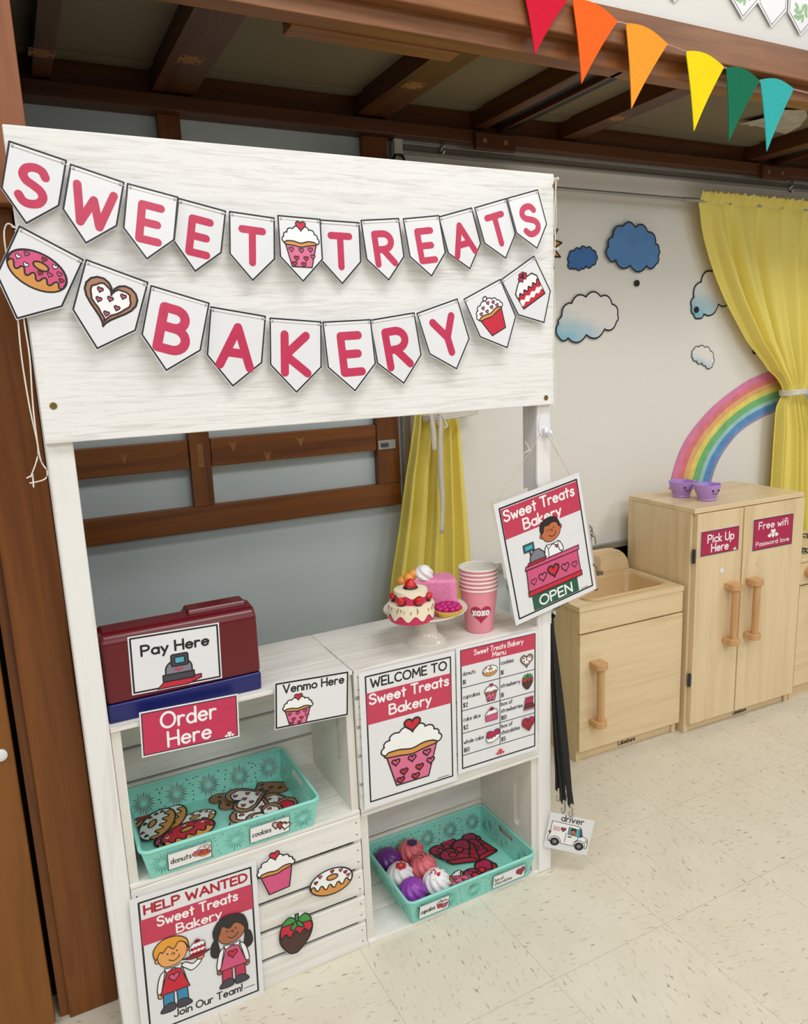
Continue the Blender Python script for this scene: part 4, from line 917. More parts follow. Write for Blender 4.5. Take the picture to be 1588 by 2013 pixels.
def tier(m, r, z0, h, n_, lo=.36, am=.16):
    m.lathe([(r*.97, 0), (r, .004), (r*.97, h*.9), (r*.9, h), (1e-5, h)], rasp, 48, (0, 0, z0))
    def fn(u, v):
        a = 2*pi*u; low = h*(lo+am*cos(n_*a)); R = r*1.035
        if v < .5: q = v/.5; return (R*(1-.02*q)*cos(a), R*(1-.02*q)*sin(a), z0+low+(h*.98-low)*q)
        q = (v-.5)/.5; return (R*(1-q)*.98*cos(a)+0, R*(1-q)*.98*sin(a), z0+h*(.98+.06*sin(min(1, q*3)*pi/2)))
    m.grid(fn, 96, 14, cream)
c0 = at_z(809, 1214, PZ); 
t = thing('toy_tier_cake', 'two-tier pink and cream toy cake with strawberries on the cake stand', 'toy cake', (c0.x, c0.y, PZ-.0012))
m = MB(); tier(m, .047, 0, .036, 10); m.build('lower_tier', t, smooth=True)
m = MB(); tier(m, .034, .036, .028, 8, .66, .10); m.build('upper_tier', t, smooth=True)
def strawb(m, x, y, z, r, az=None):
    k = len(m.v); m.lathe([(r*.95, 0), (r, r*.3), (r*.8, r*.8), (r*.4, r*1.3), (1e-5, r*1.5)], strawm, 14); m.lathe([(r*1.12, -r*.1), (r*1.15, r*.1), (r*1.02, r*.32), (r*.98, r*.3)], chocm, 14)
    M = Matrix.Translation((x, y, z))
    if az is not None: M = M @ Matrix.Rotation(az, 4, 'Z') @ Matrix.Rotation(radians(50), 4, 'Y')
    m.xf(M, k)
m = MB(); strawb(m, 0, 0, .0655, .0135); m.build('strawberry', t, smooth=True)
for i in range(6):
    a = i*pi/3+.5; m = MB(); strawb(m, .033*cos(a), .033*sin(a), .0445, .0092, a); m.build('strawberry', t, smooth=True)
m = MB(); random.seed(3)
spr = [dots_r, plain('green_sprinkle', (60, 110, 60), .4), plain('orange_sprinkle', (230, 120, 60), .4)]
for i in range(30):
    a = random.uniform(0, 2*pi); z = random.uniform(.022, .031); d = random.uniform(-.6, .6); R = .0488; m.tube([(R*cos(a-.04*d), R*sin(a-.04*d), z), (R*cos(a+.04*d), R*sin(a+.04*d), z+.006)], .0007, spr[i % 3], 5)
m.build('sprinkles', t)
cs = at_z(868, 1190, PZ+.012)
t = thing('toy_cake_slice', 'large pink toy cake slice topped with white whipped cream', 'toy cake slice', (c0.x+.094, c0.y+.046, PZ-.0012), (0, 0, radians(-14)))
wp = [(-.075, -.008), (.02, -.036), (.032, -.03), (.036, .0), (.033, .03), (.02, .036), (-.075, .008)]
MB().prism(wp, lambda x, y, d: (x, y, d), pinkc, 0, .062).build('sponge', t, bevel=.011, seg=4)
m = MB(); k = len(m.v); swirl(m, cupcol['white'], .021, .032, .060, 1.2, 5, .12); m.xf(Matrix.Translation((-.034, 0, 0)), k); m.build('whipped_cream', t, smooth=True, ang=80)
m = MB()
for x, y, z in ((-.068, .0, .066), (-.056, .004, .072), (-.08, .006, .059)):
    m.ball((x, y, z), .0125, bread, 8, .9)
m.build('orange_fruit', t, smooth=True)
tt = at_z(881, 1207, PZ)
t = thing('toy_fruit_tart', 'yellow crusted toy tart filled with magenta raspberries', 'toy tart', (tt.x, tt.y, PZ-.0012))
crust = plain('yellow_crust', (238, 200, 96), .5); ber = plain('magenta_berry', (186, 16, 110), .35)
MB().lathe([(.022, 0), (.024, .002), (.031, .013), (.0325, .0145), (.030, .0145), (.0285, .012), (1e-5, .012)], crust, 64, fr=lambda a, i: 1+.025*cos(24*a)*(i > 1)).build('crust', t, smooth=True)
m = MB()
for R, n_, z in ((.022, 11, .016), (.0125, 7, .019), (0, 1, .021)):
    for i in range(n_): a = 2*pi*i/n_; m.ball((R*cos(a), R*sin(a), z), .0072, ber, 6)
m.build('berries', t, smooth=True)
# ================================================================== stacked paper cups
cpk = plain('pink_paper_cup', (238, 150, 164), .45, var=.02); cwh = plain('cup_white', (240, 236, 226), .4)
cb = at_z(947, 1246, TOP); CXP, CYP = cb.x+.012, cb.y+.028
for i in range(6):
    t = thing('paper_cup', ['pink paper cup with a heart reading xoxo, lowest of the stack', 'pink paper cup nested second from the bottom of the stack', 'pink paper cup nested third from the bottom of the stack', 'pink paper cup nested fourth from the bottom of the stack', 'pink paper cup nested second from the top of the stack', 'pink paper cup with open cream inside, topmost of the stack'][i], 'paper cup', (CXP, CYP, TOP+.0008+i*.0092), group='stacked pink paper cups')
    MB().lathe([(1e-5, .004), (.0262, .004), (.027, 0), (.0285, .001), (.0385, .094), (.0375, .094), (.0282, .006), (1e-5, .0055)] if 0 else [(.0285, 0), (.0305, .0005), (.0420, .0985), (.0413, .0985), (.0298, .004), (1e-5, .004)], cpk, 48).build('body', t, smooth=True)
    if i == 5: MB().lathe([(.0411, .0975), (.0296, .0045), (1e-5, .0045)], cwh, 48).build('lining', t, smooth=True, fix=False)
    MB().tube([(.0423*cos(a), .0423*sin(a), .0995) for a in [2*pi*k/48 for k in range(48)]], .0021, cwh, 8, True).build('rim', t, smooth=True, ang=80)
    if i == 0:
        a0 = math.atan2(CAM.y-CYP, CAM.x-CXP)+.12
        def cf(u, v, h):
            R = .0305+(v/.098)*.0115+h+.0003; a = a0+u/.036; return (R*cos(a), R*sin(a), v)
        A = Art(cf, tess=3); A.part('heart_print').fill(heart(0, .044, .046, 40), mag)
        A.part('lettering'); A.tess = 1; A.h += 2e-4; A.text('xoxo', 0, .044, .0165, card_m, .24, sp=.3, fit=.036)
        A.done(t)
# ================================================================== hook, twine and lanyards on the right post
hp = at_y(1068, 836, 0)
wpl = plain('white_hook_plastic', (236, 236, 240), .25, var=.0)
t = thing('adhesive_hook', 'white oval adhesive hook at the top of the right white post', 'hook', (.972, -.0003, hp.z))
m = MB(); m.lathe([(1e-5, -.004), (.012, -.0035), (.0155, 0), (.0155, .002)], wpl, 28); m.xf(Matrix.Scale(1.62, 4, (0, 0, 1)) @ Matrix.Rotation(radians(-90), 4, 'X') @ Matrix.Scale(-1, 4, (0, 0, 1)))
m.build('plate', t, smooth=True, ang=60)
m = MB().tube([(0, -.004, -.006), (0, -.009, -.017), (0, -.017, -.019), (0, -.021, -.013), (0, -.021, -.009)], [.007, .007, .0065, .0055, .003], wpl, 12); m.build('hook_arm', t, smooth=True)
p0 = Vector((.972, -.012, hp.z-.014)); m = MB()
a_ = at_y(978, 986, -.0125); b_ = at_y(1120, 934, -.0125)
for pts in ([(1062, 852), (1040, 890), (1030, 905), (1006, 940), (978, 984)], [(1066, 852), (1080, 864), (1092, 884), (1104, 905), (1120, 934)]):
    m.tube([Vector(at_y(u, v, -.014-.004*(i == 0)))-p0 for i, (u, v) in enumerate(pts)], .0007, plain('pale_twine', (214, 190, 180), .8, var=.2, vs=400), 6)
for pts in ([(1042, 888), (1036, 874), (1032, 868)], [(1042, 884), (1030, 890), (1026, 905), (1027, 910)]): m.tube([Vector(at_y(u, v, -.016))-p0 for u, v in pts], .0009, twine, 6)
for k in range(9): m.ball(Vector(at_y(1084+k*1.8, 852+k*5, -.015-.002*(k % 2)))-p0, .0022, twine, 5)
tag(m.build('twine_loop', loc=p0, smooth=True), 'knotted twine holding the OPEN sign on the white hook', 'twine')
HX, HZ = .991, .648
t = thing('adhesive_hook', 'small white hook on the side of the right post holding lanyards', 'hook', (HX+.0003, .012, HZ))
MB().box(0, .003, -.009, .009, -.018, .018, wpl).build('plate', t, bevel=.001)
MB().tube([(.003, 0, -.008), (.014, 0, -.01), (.018, 0, -.004), (.018, 0, .007)], [.004, .004, .0038, .003], wpl, 8).build('hook_arm', t, smooth=True)
blk = plain('black_strap', (12, 12, 14), .55); redst = plain('red_strap', (196, 26, 40), .5); steel = plain('clip_steel', (190, 190, 188), .18, metal=.9)
def lanyard(label, mat, x, y, spread, z1, card=False, dx=0):
    t = thing('lanyard', label, 'lanyard', (HX+.010, .012, HZ-.009), group=None)
    # two flat bands falling from the hook and meeting at a metal clip
    m = MB(); L = HZ-.009-z1
    for sg in (-1, 1):
        def fn(u, v, sg=sg):
            q = v; wx = x*q+sg*spread*sin(pi*min(1, q*1.0))*.6+dx*q*q
            return (wx+(u-.5)*.015*(.55+.45*q), y*q+sg*.002-.006*sin(q*pi)*sg*.3, -L*q)
        m.grid(fn, 1, 20, mat)
    m.tube([(-.002, -.003, 0), (.004, -.003, .006), (.004, .004, .006), (-.002, .004, 0)], .0045, mat, 6)
    o = m.build('strap', t, smooth=True); sd = o.modifiers.new('thick', 'SOLIDIFY'); sd.thickness = .0014; sd.offset = 0
    e = Vector((x+dx, y, -L)); m = MB()
    m.tube([e+Vector((0, 0, .006)), e+Vector((0, 0, -.006))], .0056, steel, 10)
    m.tube([e+Vector((.0, 0, -.006)), e+Vector((.005, 0, -.014)), e+Vector((.005, 0, -.026)), e+Vector((0, 0, -.032)), e+Vector((-.005, 0, -.027)), e+Vector((-.004, 0, -.016))], .0021, steel, 8)
    m.build('clip', t, smooth=True)
    if card:
        cw, ch = .104, .094
        rz, rt = radians(-34), radians(11)
        c = MB().box(-cw/2, cw/2, -.0005, .0005, -ch, 0, paper)
        A = Art(scale=cw); A.h = .0006; A.mbs['badge_card'] = c; A.cur = c
        A.text('driver', .02, -.155, .15, ink, .15, fit=.5)
        A.push(0, -.50)
        A.shape(smooth([(-.42, .3), (-.42, .31), (.16, .3), (.23, .27), (.3, .08), (.43, .0), (.45, -.14), (.42, -.24), (-.44, -.24), (-.45, -.1)], True, 3) if 0 else [(-.42, .3), (.18, .28), (.25, .24), (.31, .06), (.43, 0), (.46, -.13), (.44, -.24), (-.44, -.22), (-.45, -.1), (-.42, -.05)], card_m, .014)
        A.shape([(-.02, .22), (.20, .2), (.27, .02), (-.02, .04)], cyan_i, .014); A.shape([(.21, .24), (.25, .22), (.31, .04), (.28, .02)], teal_i, .01)
        A.shape(ell(.09, .11, .06, .07, 14), skin_c, .01); A.fill(smooth([(.03, .13), (.04, .2), (.09, .22), (.14, .2), (.15, .13), (.09, .16)]), hairb)
        A.line([(-.06, .06), (-.06, -.18)], .012, ink); A.line([(.0, -.02), (.06, -.02)], .03, ink); A.line([(.22, .02), (.22, -.06), (.16, -.12)], .012, ink)
        for i in range(3): A.line(wave(-.37, .17-i*.04, -.22, .17-i*.04, 2, .012), .012, pink)
        p_heart(A, -.14, .13, .11, pink, .15)
        for x_ in (-.28, .28): A.shape(arc(x_, -.2, .13, .13, 0, 180), card_m, .014); A.shape(ell(x_, -.21, .1, .1, 18), ink, .01); A.fill(ell(x_, -.21, .05, .05, 12), grey_i)
        A.shape(ell(.42, -.06, .025, .03, 10), yellow, .01); A.shape(ell(-.43, .02, .025, .03, 10), dred, .01)
        A.pop()
        o = c.build('badge_card', t, fix=False, loc=e+Vector((.004, -.002, -.031)), rot=(0, rt, rz)); o['label'] = 'white badge card with a drawn van reading driver'
        MB().box(-.004, .004, -.001, .001, -.012, .006, clearm).build('badge_strap', t, loc=e+Vector((.004, -.003, -.03)))
    return t
lanyard('red lanyard strap under the black ones on the post hook', redst, .020, .002, .010, .31, dx=.004)
lanyard('black lanyard hanging closest to the white post', blk, .003, -.022, .005, .215)
lanyard('black lanyard with the longest strap, second from the white post', blk, .007, -.036, .009, .19)
lanyard('black lanyard hanging farthest from the white post', blk, .028, -.018, .010, .213)
lanyard('black lanyard holding the white card with a van on it', blk, .016, -.052, .008, .186, True)
# ================================================================== paper pictures on the whiteboard
WF = WY-.0135                                   # just in front of the whiteboard face
def grad(name, c0, c1, axis, lo, hi):           # printed two-colour watercolour paper
    m, nt, b = base(name); tc = nd(nt, 'ShaderNodeTexCoord'); sp = nd(nt, 'ShaderNodeSeparateXYZ'); lk(nt, tc.outputs['Generated'], sp.inputs[0])
    nz = nd(nt, 'ShaderNodeTexNoise'); nz.inputs['Scale'].default_value = 5; lk(nt, tc.outputs['Generated'], nz.inputs['Vector'])
    ad = nd(nt, 'ShaderNodeVectorMath', _operation='DOT_PRODUCT'); lk(nt, tc.outputs['Generated'], ad.inputs[0]); ad.inputs[1].default_value = axis
    sm_ = nd(nt, 'ShaderNodeMath', _operation='MULTIPLY_ADD'); lk(nt, nz.outputs['Fac'], sm_.inputs[0]); sm_.inputs[1].default_value = .35; lk(nt, ad.outputs['Value'], sm_.inputs[2])
    rp = nd(nt, 'ShaderNodeMapRange'); rp.inputs[1].default_value = lo; rp.inputs[2].default_value = hi; lk(nt, sm_.outputs[0], rp.inputs[0])
    mx = nd(nt, 'ShaderNodeMix', _data_type='RGBA'); lk(nt, rp.outputs[0], mx.inputs[0]); mx.inputs[6].default_value = rgb(*c0); mx.inputs[7].default_value = rgb(*c1)
    lk(nt, mx.outputs[2], b.inputs['Base Color']); b.inputs['Roughness'].default_value = .6; return m
cl_w = grad('watercolour_cloud', (140, 194, 214), (236, 230, 224), (.45, 0, .9), .35, .9)
cl_b = plain('blue_cloud_paper', (84, 134, 190), .6, var=.08, vs=18)
cl_d = plain('deep_blue_cloud_paper', (60, 112, 176), .6, var=.1, vs=30)
def scallop(P, bulge):                           # join outline points with outward bumps
    out = []; n_ = len(P); cx = sum(p[0] for p in P)/n_; cy = sum(p[1] for p in P)/n_
    for i in range(n_):
        a, b_ = P[i], P[(i+1) % n_]; mx, my = (a[0]+b_[0])/2, (a[1]+b_[1])/2; dx, dy = b_[0]-a[0], b_[1]-a[1]; l = sqrt(dx*dx+dy*dy); nx, ny = dy/l, -dx/l
        if (mx-cx)*nx+(my-cy)*ny < 0: nx, ny = -nx, -ny
        for k in range(6):
            q = k/6; h = bulge*l*sin(pi*q)**.8; out.append((a[0]+dx*q+nx*h, a[1]+dy*q+ny*h))
    return out
def wall_paper(name, label, pix, mat, cat, bulge=.3, lw=.006, group=None, gap=.001, fn=None, curl=0):
    pts = [at_y(u, v, WF) for u, v in pix]; cx = sum(p.x for p in pts)/len(pts); cz = min(p.z for p in pts)
    t = thing(name, label, cat, (cx, WF, cz), group=group)
    P = [(p.x-cx, p.z-cz) for p in pts]
    if bulge: P = scallop(P, bulge)
    MB().prism(P, lambda u, v, d: (u, -d, v), mat, gap, gap+.0006).build('sheet', t)
    A = Art(); A.h = gap+.0007
    if lw: A.part('outline').line(P, lw, ink, True)
    if fn: A.part('picture'); fn(A, cx, cz)
    A.done(t); return t
g7 = lambda L: [(1080+x/3.126, 380+y/3.1267) for x, y in L]
GC = 'paper clouds on the whiteboard'
wall_paper('paper_cloud', 'small deep blue paper cloud beside the header board', g7([(120, 425), (118, 385), (150, 355), (185, 345), (225, 338), (262, 352), (285, 378), (284, 415), (262, 440), (220, 445), (195, 462), (160, 460), (138, 458), (118, 460)]), cl_d, 'cloud', .3, .004, GC)
wall_paper('paper_cloud', 'large blue paper cloud on the whiteboard', g7([(352, 330), (378, 270), (380, 262), (440, 205), (515, 212), (592, 240), (640, 315), (660, 345), (655, 385), (640, 440), (585, 448), (485, 445), (395, 412), (350, 400)]), cl_b, 'cloud', .28, .005, GC, gap=.008)
wall_paper('paper_cloud', 'large white and pale blue paper cloud below the blue ones', g7([(64, 765), (70, 755), (132, 675), (218, 638), (308, 635), (378, 682), (412, 750), (405, 790), (332, 835), (220, 870), (108, 890), (55, 890), (50, 800)]), cl_w, 'cloud', .26, .005, GC, gap=.004)
wall_paper('paper_cloud', 'pale blue paper cloud half hidden by the yellow curtain', g7([(885, 640), (930, 545), (995, 480), (1080, 480), (1130, 560), (1110, 650), (1035, 682), (945, 742), (915, 768), (885, 745), (872, 700)]), cl_w, 'cloud', .26, .005, GC)
wall_paper('paper_cloud', 'smallest pale paper cloud above the paper rainbow', g7([(874, 990), (885, 960), (915, 946), (950, 948), (985, 970), (1005, 1010), (1000, 1050), (990, 1072), (955, 1058), (935, 1042), (900, 1030), (878, 1012)]), cl_w, 'cloud', .26, .003, GC)
for u, v, lab in ((1251, 557, 'small round black magnet below the large blue cloud'), (1368, 609, 'small round black magnet on the cloud half behind the curtain'), (1483, 691, 'small round black magnet at the edge of the yellow curtain')):
    p = at_y(u, v, WF-.002); m = MB().lathe([(.0105, 0), (.0105, .004), (.009, .0055), (1e-5, .0055)], black, 20); m.xf(Matrix.Rotation(radians(90), 4, 'X'))
    tag(m.build('magnet', loc=(p.x, WF-.0022, p.z), smooth=True), lab, 'magnet')
sunm = plain('orange_sun_paper', (226, 160, 70), .6)
sp_ = at_y(1062, 483, WF); t = thing('paper_sun', 'orange paper sun peeking out behind the header board', 'paper sun', (sp_.x, WF, sp_.z))
P = []
for k in range(24): a = 2*pi*k/24+.13; q = .082 if k % 2 == 0 else .05; P.append((q*cos(a), q*sin(a)))
MB().prism(P, lambda u, v, d: (u, -d, v), sunm, .001, .0016).build('sheet', t)
A = Art(); A.h = .0017; A.part('outline').line(P, .005, ink, True); A.done(t)
# paper rainbow: seven painted bands
oc = [at_y(u, v, WF) for u, v in ((1318, 946), (1343, 872), (1394, 806), (1455, 757), (1500, 735), (1560, 718))]
ic = [at_y(u, v, WF) for u, v in ((1396, 952), (1412, 905), (1441, 862), (1475, 833), (1525, 808), (1560, 800))]
t = thing('paper_rainbow', 'painted paper rainbow behind the toy refrigerator and curtain', 'rainbow', (oc[0].x, WF, oc[0].z-.06))
o0 = Vector((oc[0].x, WF, oc[0].z-.06))
O = [(oc[0].x-.012, oc[0].z-.1)]+[(p.x, p.z) for p in oc]+[(oc[-1].x+.25, oc[-1].z+.03)]; I = [(ic[0].x-.012, ic[0].z-.1)]+[(p.x, p.z) for p in ic]+[(ic[-1].x+.25, ic[-1].z+.01)]
O = smooth(O, False, 6); I = smooth(I, False, 6)
m = MB(); cols = [(224, 130, 170), (226, 128, 128), (232, 178, 120), (236, 216, 110), (118, 186, 122), (160, 204, 206), (92, 148, 204), (146, 146, 190)]
for i, (q0, q1) in enumerate(((0, .15), (.15, .28), (.28, .40), (.40, .52), (.52, .68), (.68, .78), (.78, .93), (.93, 1.0))):
    mt = plain('rainbow_paint_%d' % i, cols[i], .7, var=.12, vs=25)
    def fn(u, v, q0=q0, q1=q1):
        k = min(int(u*(len(O)-1)), len(O)-2); f = u*(len(O)-1)-k; q = q0+(q1-q0)*v
        ox = O[k][0]*(1-f)+O[k+1][0]*f; oz = O[k][1]*(1-f)+O[k+1][1]*f; ix = I[k][0]*(1-f)+I[k+1][0]*f; iz = I[k][1]*(1-f)+I[k+1][1]*f
        return (ox*(1-q)+ix*q-o0.x, -.0015, oz*(1-q)+iz*q-o0.z)
    m.grid(fn, 42, 1, mt)
o = m.build('painted_bands', t); sd = o.modifiers.new('thick', 'SOLIDIFY'); sd.thickness = .0008
# ================================================================== curtains on a rod
RZ, RY = 1.716, .592
t = thing('curtain_rod', 'thin pale curtain rod in front of the whiteboard', 'curtain rod', (.7, RY, RZ))
MB().tube([(0, 0, 0), (2.5, 0, -.008)], .0055, alu, 10).build('rod', t, smooth=True)
MB().tube([(1.3, 0, -.004), (2.5, 0, -.0075)], .0068, alu, 10).build('rod_sleeve', t, smooth=True)
for x in (.06, 2.44): MB().box(x-.008, x+.008, 0, WY-.0125-RY, -.016, .008, alu).build('bracket', t)
def curtain(label, rows, folds, ph, rib):
    # rows: (z, left x, right x, fold depth)
    x0, z0 = (rows[0][1]+rows[0][2])/2, rows[-1][0]
    t = thing('curtain', label, 'curtain', (x0, RY, z0), group=None)
    R = rows
    def fn(u, v):
        k = min(int(v*(len(R)-1)), len(R)-2); f = v*(len(R)-1)-k
        g = lambda c: smooth1([r[c] for r in R], k, f)
        z, xl, xr, a = R[k][0]*(1-f)+R[k+1][0]*f, g(1), g(2), g(3)
        s = u+.014*sin(3*2*pi*u+ph)+.01*sin(7*2*pi*u+1)
        fold = sin(2*pi*folds*u+ph)+.35*sin(2*pi*folds*2.3*u+2*ph+v*2)
        top = .004*sin(2*pi*folds*3.1*u) if v < .1 else 0
        gather = max(0, 1-v*9)                  # the gathered rod pocket in front of the rod
        fold = fold*(1-gather)+gather*(sin(2*pi*folds*4.3*u+sin(9*u))+.6*sin(2*pi*folds*7.1*u))
        return (xl+(xr-xl)*s-x0, a*.72*fold-.004-.017*gather, z-z0+(.0035*sin(2*pi*folds*4.3*u+1)+.003*sin(2*pi*folds*9.7*u) if v < .02 else 0))
    m = MB().grid(fn, 260, 84, yellow)
    o = m.build('panel', t, smooth=True, fix=False, ang=180); sd = o.modifiers.new('thick', 'SOLIDIFY'); sd.thickness = .0012
    zt, xa, xb, dep, tails = rib
    m = MB(); cx, rx = (xa+xb)/2-x0, (xb-xa)/2+.004
    ring = [(cx+rx*cos(a), -.012+(dep+.012)*sin(a), zt-z0+.006*cos(a)) for a in [2*pi*k/28 for k in range(28)]]
    for dz in (-.006, 0, .006): m.tube([(x, y, z+dz) for x, y, z in ring], .0042, ribbon, 6, True)
    m.build('tie_ribbon', t, smooth=True)
    for pts, w in tails:
        P = [Vector((x-x0, y-RY, z-z0)) for x, y, z in smooth3(pts)]
        m = MB().grid(lambda u, v, P=P, w=w: tuple(P[min(len(P)-1, round(v*(len(P)-1)))]+Vector(((u-.5)*w, .004*sin(v*9)*(u-.5), -.004*abs(u-.5)*(v > .95)))), 2, len(P)-1, ribbon)
        o = m.build('ribbon_tail', t, smooth=True, fix=False); sd = o.modifiers.new('thick', 'SOLIDIFY'); sd.thickness = .0008
    return t
def smooth1(c, k, f):
    g = lambda j: c[max(0, min(len(c)-1, j))]
    a, b, d, e = g(k-1), g(k), g(k+1), g(k+2); return .5*(2*b+(d-a)*f+(2*a-5*b+4*d-e)*f*f+(3*b-a-3*d+e)*f**3)
def smooth3(P):
    xs, ys, zs = zip(*P); return [(smooth1(xs, k, q/4), smooth1(ys, k, q/4), smooth1(zs, k, q/4)) for k in range(len(P)-1) for q in range(4)]+[P[-1]]
X = lambda u, v: at_y(u, v, RY).x
Z = lambda u, v: at_y(u, v, RY).z
rowsR = [(1.738, X(1365, 397), 2.95, .006), (1.712, X(1366, 405), 2.95, .005), (1.69, X(1369, 420), 2.95, .010), (1.56, X(1388, 490), 2.90, .022), (1.40, X(1425, 578), 2.85, .026), (1.25, X(1470, 665), 2.79, .026), (1.14, X(1512, 730), 2.735, .022), (1.085, X(1535, 755), 2.70, .016), (1.05, X(1537, 772), 2.675, .014), (1.0, X(1527, 800), 2.70, .02), (.90, X(1523, 850), 2.75, .024), (.60, X(1514, 970), 2.80, .026), (.05, X(1512, 970)-.01, 2.82, .028)]
curtain('yellow curtain at the right, tied with white ribbon above the toy refrigerator', rowsR, 6.5, .6, (1.058, X(1535, 765), 2.69, .03, [([(2.655, RY-.045, 1.06), (2.672, RY-.05, 1.0), (2.69, RY-.05, .9)], .02)]))
cz = 1.05
rowsL = [(1.738, .78, 1.36, .006), (1.712, .78, 1.36, .005), (1.69, .79, 1.35, .010), (1.5, .85, 1.30, .022), (1.25, .93, 1.22, .024), (1.12, .98, 1.18, .018), (1.08, X(814, 815), X(903, 812), .014), (1.02, X(808, 845), X(905, 845), .016), (.90, X(795, 930), X(912, 935), .018), (.75, X(782, 1040), X(921, 1045), .02), (.62, X(768, 1130), X(927, 1130), .022), (.48, X(757, 1215), X(932, 1215), .024), (.05, X(745, 1215)-.03, X(935, 1215)+.03, .026)]
pz = lambda u, v: (lambda p: (p.x, RY-.05, p.z))(at_y(u, v, RY-.05))
curtain('yellow curtain behind the white stand, tied with hanging white ribbon', rowsL, 5, 1.4, (1.075, 1.0, 1.17, .03, [([pz(868, 800), pz(866, 860), pz(866, 930), pz(870, 990), pz(868, 1048)], .016), ([pz(848, 810), pz(851, 840), pz(853, 868), pz(854, 884)], .016), ([pz(866, 812), pz(875, 828), pz(878, 838), pz(868, 842), pz(862, 832), pz(865, 815)], .008)]))
# ================================================================== toy kitchen (turned a touch from the wall)
KY = -.0408
FO = Vector((1.7748, .2968, 0)); SO = Vector((1.3605, .3380, 0)); kt = Vector((cos(KY), sin(KY), 0)); kn = Vector((-sin(KY), cos(KY), 0))
def kloc(u, v, O, off=0):
    d = ray(u, v); P = CAM+d*((O+kn*off-CAM).dot(kn)/d.dot(kn)); return (P-O).dot(kt), P.z
def bar_handle(parent, x, z0, z1, y0=-.004):
    for z in (z0, z1):
        m = MB(); P = [(x-.022, y0), (x+.022, y0), (x+.022, y0-.028)]+[(x+.022*cos(a), y0-.028-.016*sin(a)) for a in (.4, .8, 1.2, 1.57, 1.9, 2.3, 2.7)]+[(x-.022, y0-.028)]
        m.prism(P, lambda u, v, d: (u, v, d), beech, z-.0105, z+.0105); m.build('handle_bracket', parent, bevel=.003)
    MB().tube([(x, y0-.027, z0), (x, y0-.027, z1)], .0115, beech, 20).build('handle_grip', parent, smooth=True)
FH, FW, FD = .7505, .487, .2955
t = thing('toy_refrigerator', 'tall birch toy refrigerator with two long wooden handles', 'toy refrigerator', FO, (0, 0, KY))
m = MB(); th = .016
m.box(0, th, .014, FD, 0, FH-th, birch_z); m.box(FW-th, FW, .014, FD, 0, FH-th, birch_z); m.box(th, FW-th, FD-.01, FD, .03, FH-th, birch_z); m.box(th, FW-th, .03, FD-.01, .05, .06, birch_x)
m.build('cabinet', t, bevel=.002)
MB().box(0, FW, .0, FD, FH-th, FH, birch_x).build('top_panel', t, bevel=.002)
MB().box(th, FW-th-.004, .022, .034, 0, .045, birch_x).build('toe_kick', t, bevel=.001)
sx = .206
for x0, x1, hx in ((.009, sx-.002, .155), (sx+.0035, FW-.0005, .250)):
    d = MB().box(x0, x1, -.004, .0135, .036, FH-th-.002, birch_z).build('door', t, bevel=.002); bar_handle(d, hx, .302, .486)
m = MB()
for z in (.60, .19): m.box(.000, .0085, .0, .006, z-.022, z+.022, dgrey); m.tube([(.004, -.002, z-.02), (.004, -.002, z+.02)], .0025, dgrey, 6)
m.build('hinge', t)
def pdisc(name, label, u, v, r, mat, O=FO, off=-.004):
    x, z = kloc(u, v, O, off); P = O+kt*x+kn*off; m = MB().lathe([(r, 0), (r, .0012), (r*.6, .0018), (1e-5, .0018)], mat, 16); m.xf(Matrix.Rotation(KY, 4, 'Z') @ Matrix.Rotation(radians(90), 4, 'X'))
    return tag(m.build(name, loc=(P.x, P.y-.0003, z), smooth=True), label, 'adhesive dot')
pdisc('adhesive_dot', 'round white adhesive dot on the left refrigerator door', 1418, 1122, .0085, paper)
pdisc('adhesive_dot', 'tiny pale peg on the right refrigerator door above the handle', 1488, 1108, .004, birch_z)
def kart(parent, text_, u0, v, h, w, O, off):
    x, z = kloc(u0, v, O, off); A = Art(fn=lambda a, b_, q: (a+x, off-q, b_+z)); A.part('lettering').text(text_, 0, 0, h, ink, .2, 'l', fit=w); return A.done(parent)
kart(t, 'Lakeshore', 1440, 1405, .0125, .062, FO, .0215)
def ksign(name, label, uv, W, H):
    x, z = kloc(*uv, FO, -.0055); P = FO+kt*x+kn*-.0055
    t = thing(name, label, 'sign', (P.x, P.y, z-H), (0, 0, KY)); MB().box(0, W, -.0006, .0006, 0, H, paper).build('sheet', t)
    A = Art(scale=W, oy=H-W); A.h = .0007; A.part('band'); b = 1-H/W; A.fill([(.006, b+.006), (.994, b+.006), (.994, .994), (.006, .994)], mag); A.part('border').line([(.012, b+.012), (.988, b+.012), (.988, .988), (.012, .988)], .014, ink, True); return t, A
t1, A = ksign('pick_up_sign', 'magenta sign reading Pick Up Here on the left refrigerator door', (1378, 1046), .163, .080)
A.part('lettering').text('Pick Up', .52, .76, .15, card_m, .18, fit=.68); A.text('Here', .50, .575, .15, card_m, .18, fit=.44); A.part('picture'); A.push(.9, .555, .08); p_trio(A, card_m); A.pop(); A.done(t1)
t1, A = ksign('wifi_sign', 'magenta sign reading Free wifi on the right refrigerator door', (1481, 1022), .185, .105)
A.part('lettering').text('Free wifi', .50, .81, .12, card_m, .17, fit=.72); A.text('Password: love', .50, .51, .075, card_m, .16, fit=.82); A.part('picture'); A.push(.5, .7, .22); p_trio(A, card_m); A.pop(); A.done(t1)
